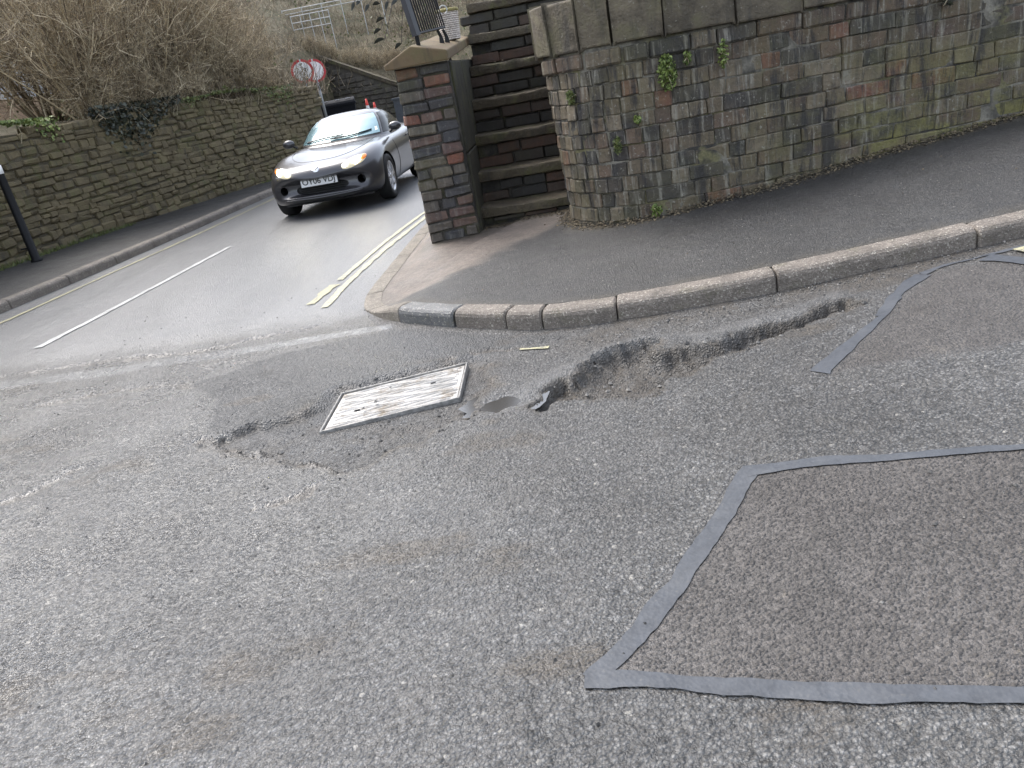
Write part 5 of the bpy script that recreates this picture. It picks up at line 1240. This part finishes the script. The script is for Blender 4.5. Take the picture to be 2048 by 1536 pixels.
def projpatch(name, fn, c, ra, rb, tilt, mat, par, off=.006, dome=.02, rings=6, n=28, ex=.85):
    m = MB(); m.v.append(tuple(fn(c[0], c[1], off + dome)))
    for i in range(1, rings + 1):
        q = i / rings
        for k in range(n):
            a = 2 * pi * k / n; u = ra * q * (abs(cos(a)) ** ex) * (1 if cos(a) > 0 else -1); v = rb * q * (abs(sin(a)) ** ex) * (1 if sin(a) > 0 else -1)
            m.v.append(tuple(fn(c[0] + u * cos(tilt) - v * sin(tilt), c[1] + u * sin(tilt) + v * cos(tilt), off + dome * (1 - q * q) - (.012 if i == rings else 0))))
    for k in range(n): m.f.append((0, 1 + k, 1 + (k + 1) % n))
    for i in range(rings - 1):
        for k in range(n): a = 1 + i * n + k; b = 1 + i * n + (k + 1) % n; m.f.append((a, a + n, b + n, b))
    return m.build(name, mat, par, True)
def lampmat(name, col, st, base):
    return Mt(name).done(Base_Color=base, Roughness=.12, Emission_Color=col, Emission_Strength=st, Coat_Weight=1.0)
LENS = lampmat('lamp_lens', (1, .88, .58), .12, (.66, .62, .46)); BULB = lampmat('lamp_bulb', (1, .88, .58), 34, (.8, .8, .7)); AMB = lampmat('indicator_amber', (1, .3, .05), .15, (.75, .20, .03))
for sg in (-1, 1):
    hl = projpatch('headlight', front, (sg * .505, .635), .165, .062, sg * .22, LENS, car, .003, .022)
    projpatch('bulb', front, (sg * .535, .640), .050, .040, 0, BULB, hl, .030, .006, 4, 16, 1)
    projpatch('bulb', front, (sg * .41, .615), .032, .028, 0, BULB, hl, .022, .006, 4, 16, 1)
    projpatch('indicator', front, (sg * .622, .664), .038, .030, sg * .4, AMB, hl, .022, .006, 4, 16, 1)
    projpatch('fog_lamp', lambda x, z, o: Vector((x, .34 + abs(x) * .05 - o, z)), (sg * .56, .40), .05, .05, 0, DARKP, car, .0, .01, 3, 18, 1)
# badge
bd_ = projpatch('badge', front, (0, .632), .062, .042, 0, plain('chrome', (.75, .75, .77), .15, .9, .02), car, .003, .004, 4, 24, 1)
m = MB(); pts = [front(x, .632 + z, .012) for x, z in ((-.040, .012), (-.02, .010), (0, -.010), (.02, .010), (.040, .012))]; m.tube(pts, .006, 5); m.build('wing_mark', plain('badge_dark', (.25, .25, .27), .3, .8), bd_)
# number plate
pl = empty('number_plate', (0, 0, 0)); pl.parent = car; py = front(0, .50).y
bpy.data.objects.remove(pl)
pl = link('number_plate', bev(None, (.52, .012, .111), .003, 0, 1, plain('plate_white', (.80, .80, .79), .35, var=.02), 'number_plate'), car, (0, min(front(.24, .47).y, front(0, .49).y) - .010, .475), (rad(-4), 0, 0))
MB().box((0, .02, 0), (.535, .02, .125)).build('plate_holder', DARKP, pl)
te = rtext('OY06 VDJ', .102); te.materials.append(ink)
xs_ = [v.co.x for v in te.vertices]; wd = max(xs_) - min(xs_)
link('lettering', te, pl, (0, -.0095, .003), (pi / 2, 0, 0), (.462 / wd, 1, 1))
m = MB()
for z in (.335, .36, .385, .41): m.tube([(-.33, .20, z), (.33, .20, z)], .006, 5)
m.build('grille', DARKP, car)
# bright lower lip, bonnet shut line
m = MB(); m.tube([front(x, .262 + .010 * abs(x), .004) for x in np.linspace(-.56, .56, 25)], .012, 6); m.build('lip', PAINT, car, True)
m = MB()
cu_ = [(x, .30 + .55 * (abs(x) / .56) ** 3) for x in np.linspace(-.56, .56, 31)]
m.tube([topp(x, y, .0005) for x, y in cu_], .0035, 4)
for sg in (-1, 1): m.tube([topp(sg * (.56 + .02 * t), .85 + .5 * t, .0005) for t in np.linspace(0, 1, 10)], .0035, 4)
m.build('bonnet_seam', DARKP, car)
# greenhouse: rounded rings from belt to roof
GR = [(.83, 1.24, 3.32, .715), (.90, 1.36, 3.20, .69), (1.00, 1.55, 3.02, .648), (1.09, 1.74, 2.86, .595), (1.155, 1.92, 2.74, .53), (1.20, 2.06, 2.62, .44), (1.226, 2.18, 2.52, .30), (1.235, 2.27, 2.44, .14)]
def gpt(t, a):
    """t ring coordinate, a angle from the front"""
    t = max(0, min(len(GR) - 1.0001, t)); i = int(t); u = t - i; z, y0, y1, w = [GR[i][k] + (GR[i + 1][k] - GR[i][k]) * u for k in range(4)]
    c, s_ = cos(a), sin(a); e = .52
    x = w * (abs(s_) ** e) * (1 if s_ > 0 else -1); yy = (abs(c) ** e) * (1 if c > 0 else -1)
    y = (y0 + y1) / 2 - (y1 - y0) / 2 * yy + .14 * (abs(x) / .7) ** 2 * max(0, yy); return Vector((x, y, z))
def gnorm(t, a):
    d = gpt(t + .05, a) - gpt(t - .05, a); e = gpt(t, a + .01) - gpt(t, a - .01); nn = d.cross(e)
    if nn.length < 1e-9: return Vector((0, 0, 1))
    nn.normalize(); c = Vector((0, 2.3, .6)); return nn if nn.dot(gpt(t, a) - c) > 0 else -nn
m = MB(); NA, NT = 72, 36
for i in range(NT + 1):
    for k in range(NA): m.v.append(tuple(gpt((len(GR) - 1) * i / NT, 2 * pi * k / NA)))
for i in range(NT):
    for k in range(NA): a = i * NA + k; b = i * NA + (k + 1) % NA; m.f.append((a, b, b + NA, a + NA))
m.f.append(tuple(NT * NA + k for k in range(NA)))
m.build('roof', PAINT, car, True)
def gpatch(name, a0, a1, t0, t1, mat, off=.006, na=24, nt=12, rc=.0, par=car):
    m = MB()
    for i in range(nt + 1):
        for k in range(na + 1):
            t = t0 + (t1 - t0) * i / nt; u = k / na * 2 - 1; sh = 1 - rc * (i / nt); a = (a0 + a1) / 2 + (a1 - a0) / 2 * u * sh
            m.v.append(tuple(gpt(t, a) + gnorm(t, a) * off))
    for i in range(nt):
        for k in range(na): a = i * (na + 1) + k; m.f.append((a, a + 1, a + na + 2, a + na + 1))
    return m.build(name, mat, par, True)
gpatch('windscreen_surround', -.93, .93, .50, 4.25, DARKP, .004, 30, 16)
gpatch('windscreen', -.875, .875, .72, 4.05, SCREEN, .008, 30, 16)
for sg in (1, -1): gpatch('side_window', sg * 1.0, sg * 2.1, .6, 4.0, SIDEG, .006, 20, 12, .12)
# wipers
for x0, x1 in ((-.50, .02), (-.02, .52)):
    m = MB(); m.tube([gpt(.95 + .35 * u, (x0 + (x1 - x0) * u) * 1.15) + gnorm(1, 0) * .022 for u in np.linspace(0, 1, 10)], .011, 5); m.build('wiper', DARKP, car)
gpatch('tax_disc', .70, .80, 1.15, 1.65, plain('paper_disc', (.75, .80, .80), .6), .010, 6, 6)
# mirrors
for sg in (-1, 1):
    mr = MB(); c = Vector((sg * .845, 1.62, .935))
    for i in range(9):
        f = i / 8; a = -pi / 2 + pi * f
        for k in range(18):
            b = 2 * pi * k / 18; mr.v.append(tuple(c + Vector((.098 * cos(a) * cos(b) * 1.0, .05 * sin(a), .062 * cos(a) * sin(b)))))
    for i in range(8):
        for k in range(18): a = i * 18 + k; b = i * 18 + (k + 1) % 18; mr.f.append((a, b, b + 18, a + 18))
    o = mr.build('wing_mirror', PAINT, car, True)
    MB().tube([(sg * .74, 1.68, .86), (sg * .80, 1.67, .895), (sg * .85, 1.665, .915)], [.022, .018, .016], 6).build('stalk', DARKP, o)
    ds = MB(); ds.tube([sidep(sg, 1.50 + .02 * sin(t * 3), .80 - .55 * t, .001) for t in np.linspace(0, 1, 10)], .004, 4); ds.tube([sidep(sg, 2.66 - .05 * t, .80 - .55 * t, .001) for t in np.linspace(0, 1, 10)], .004, 4); ds.build('door_seam', DARKP, car)
    MB().tube([sidep(sg, y, .735, .018) for y in np.linspace(2.36, 2.54, 6)], .014, 6).build('door_handle', PAINT, car)
# wheels
TY = plain('tyre_rubber', (.012, .012, .012), .75); RIMM = plain('alloy', (.62, .62, .63), .25, .8, .05)
def wheel(x, y, sg):
    w = empty('wheel', (x, y, .31)); w.parent = car
    X = Matrix.Rotation(sg * pi / 2, 4, 'Y')
    MB().lathe([(.215, -.095), (.27, -.10), (.298, -.092), (.31, -.07), (.312, 0), (.31, .07), (.298, .092), (.27, .10), (.215, .095), (.205, 0)], 40, X, True).build('tyre', TY, w, True)
    rm = MB().lathe([(.213, -.09), (.216, .088), (.205, .094), (.192, .075), (.185, .03), (.185, -.09)], 40, X, True).build('rim', RIMM, w, True)
    MB().lathe([(0, .0), (.185, .0), (.185, -.02), (0, -.02)], 24, X).build('brake_disc', DARKP, w)
    m = MB()
    for k in range(7):
        a = 2 * pi * k / 7; R = X @ Matrix.Rotation(a, 4, 'Z')
        pr = [(.035, .075), (.11, .072), (.195, .082)]
        for (r0, z0), (r1, z1) in zip(pr, pr[1:]):
            w0, w1 = .022, .017
            m.add([R @ Vector(p) for p in ((r0, -w0, z0), (r0, w0, z0), (r1, w1, z1), (r1, -w1, z1), (r0, -w0 * 1.2, z0 - .03), (r0, w0 * 1.2, z0 - .03), (r1, w1 * 1.2, z1 - .03), (r1, -w1 * 1.2, z1 - .03))], BF)
    m.build('spokes', RIMM, rm)
    MB().lathe([(0, .082), (.035, .08), (.042, .06), (.042, .02), (0, .02)], 18, X).build('hub', RIMM, rm, True)
for y in (.80, 3.13):
    for sg in (-1, 1): wheel(sg * .745, y, sg)
MB().box((0, 1.97, .19), (1.30, 3.2, .06)).build('underbody', DARKP, car)
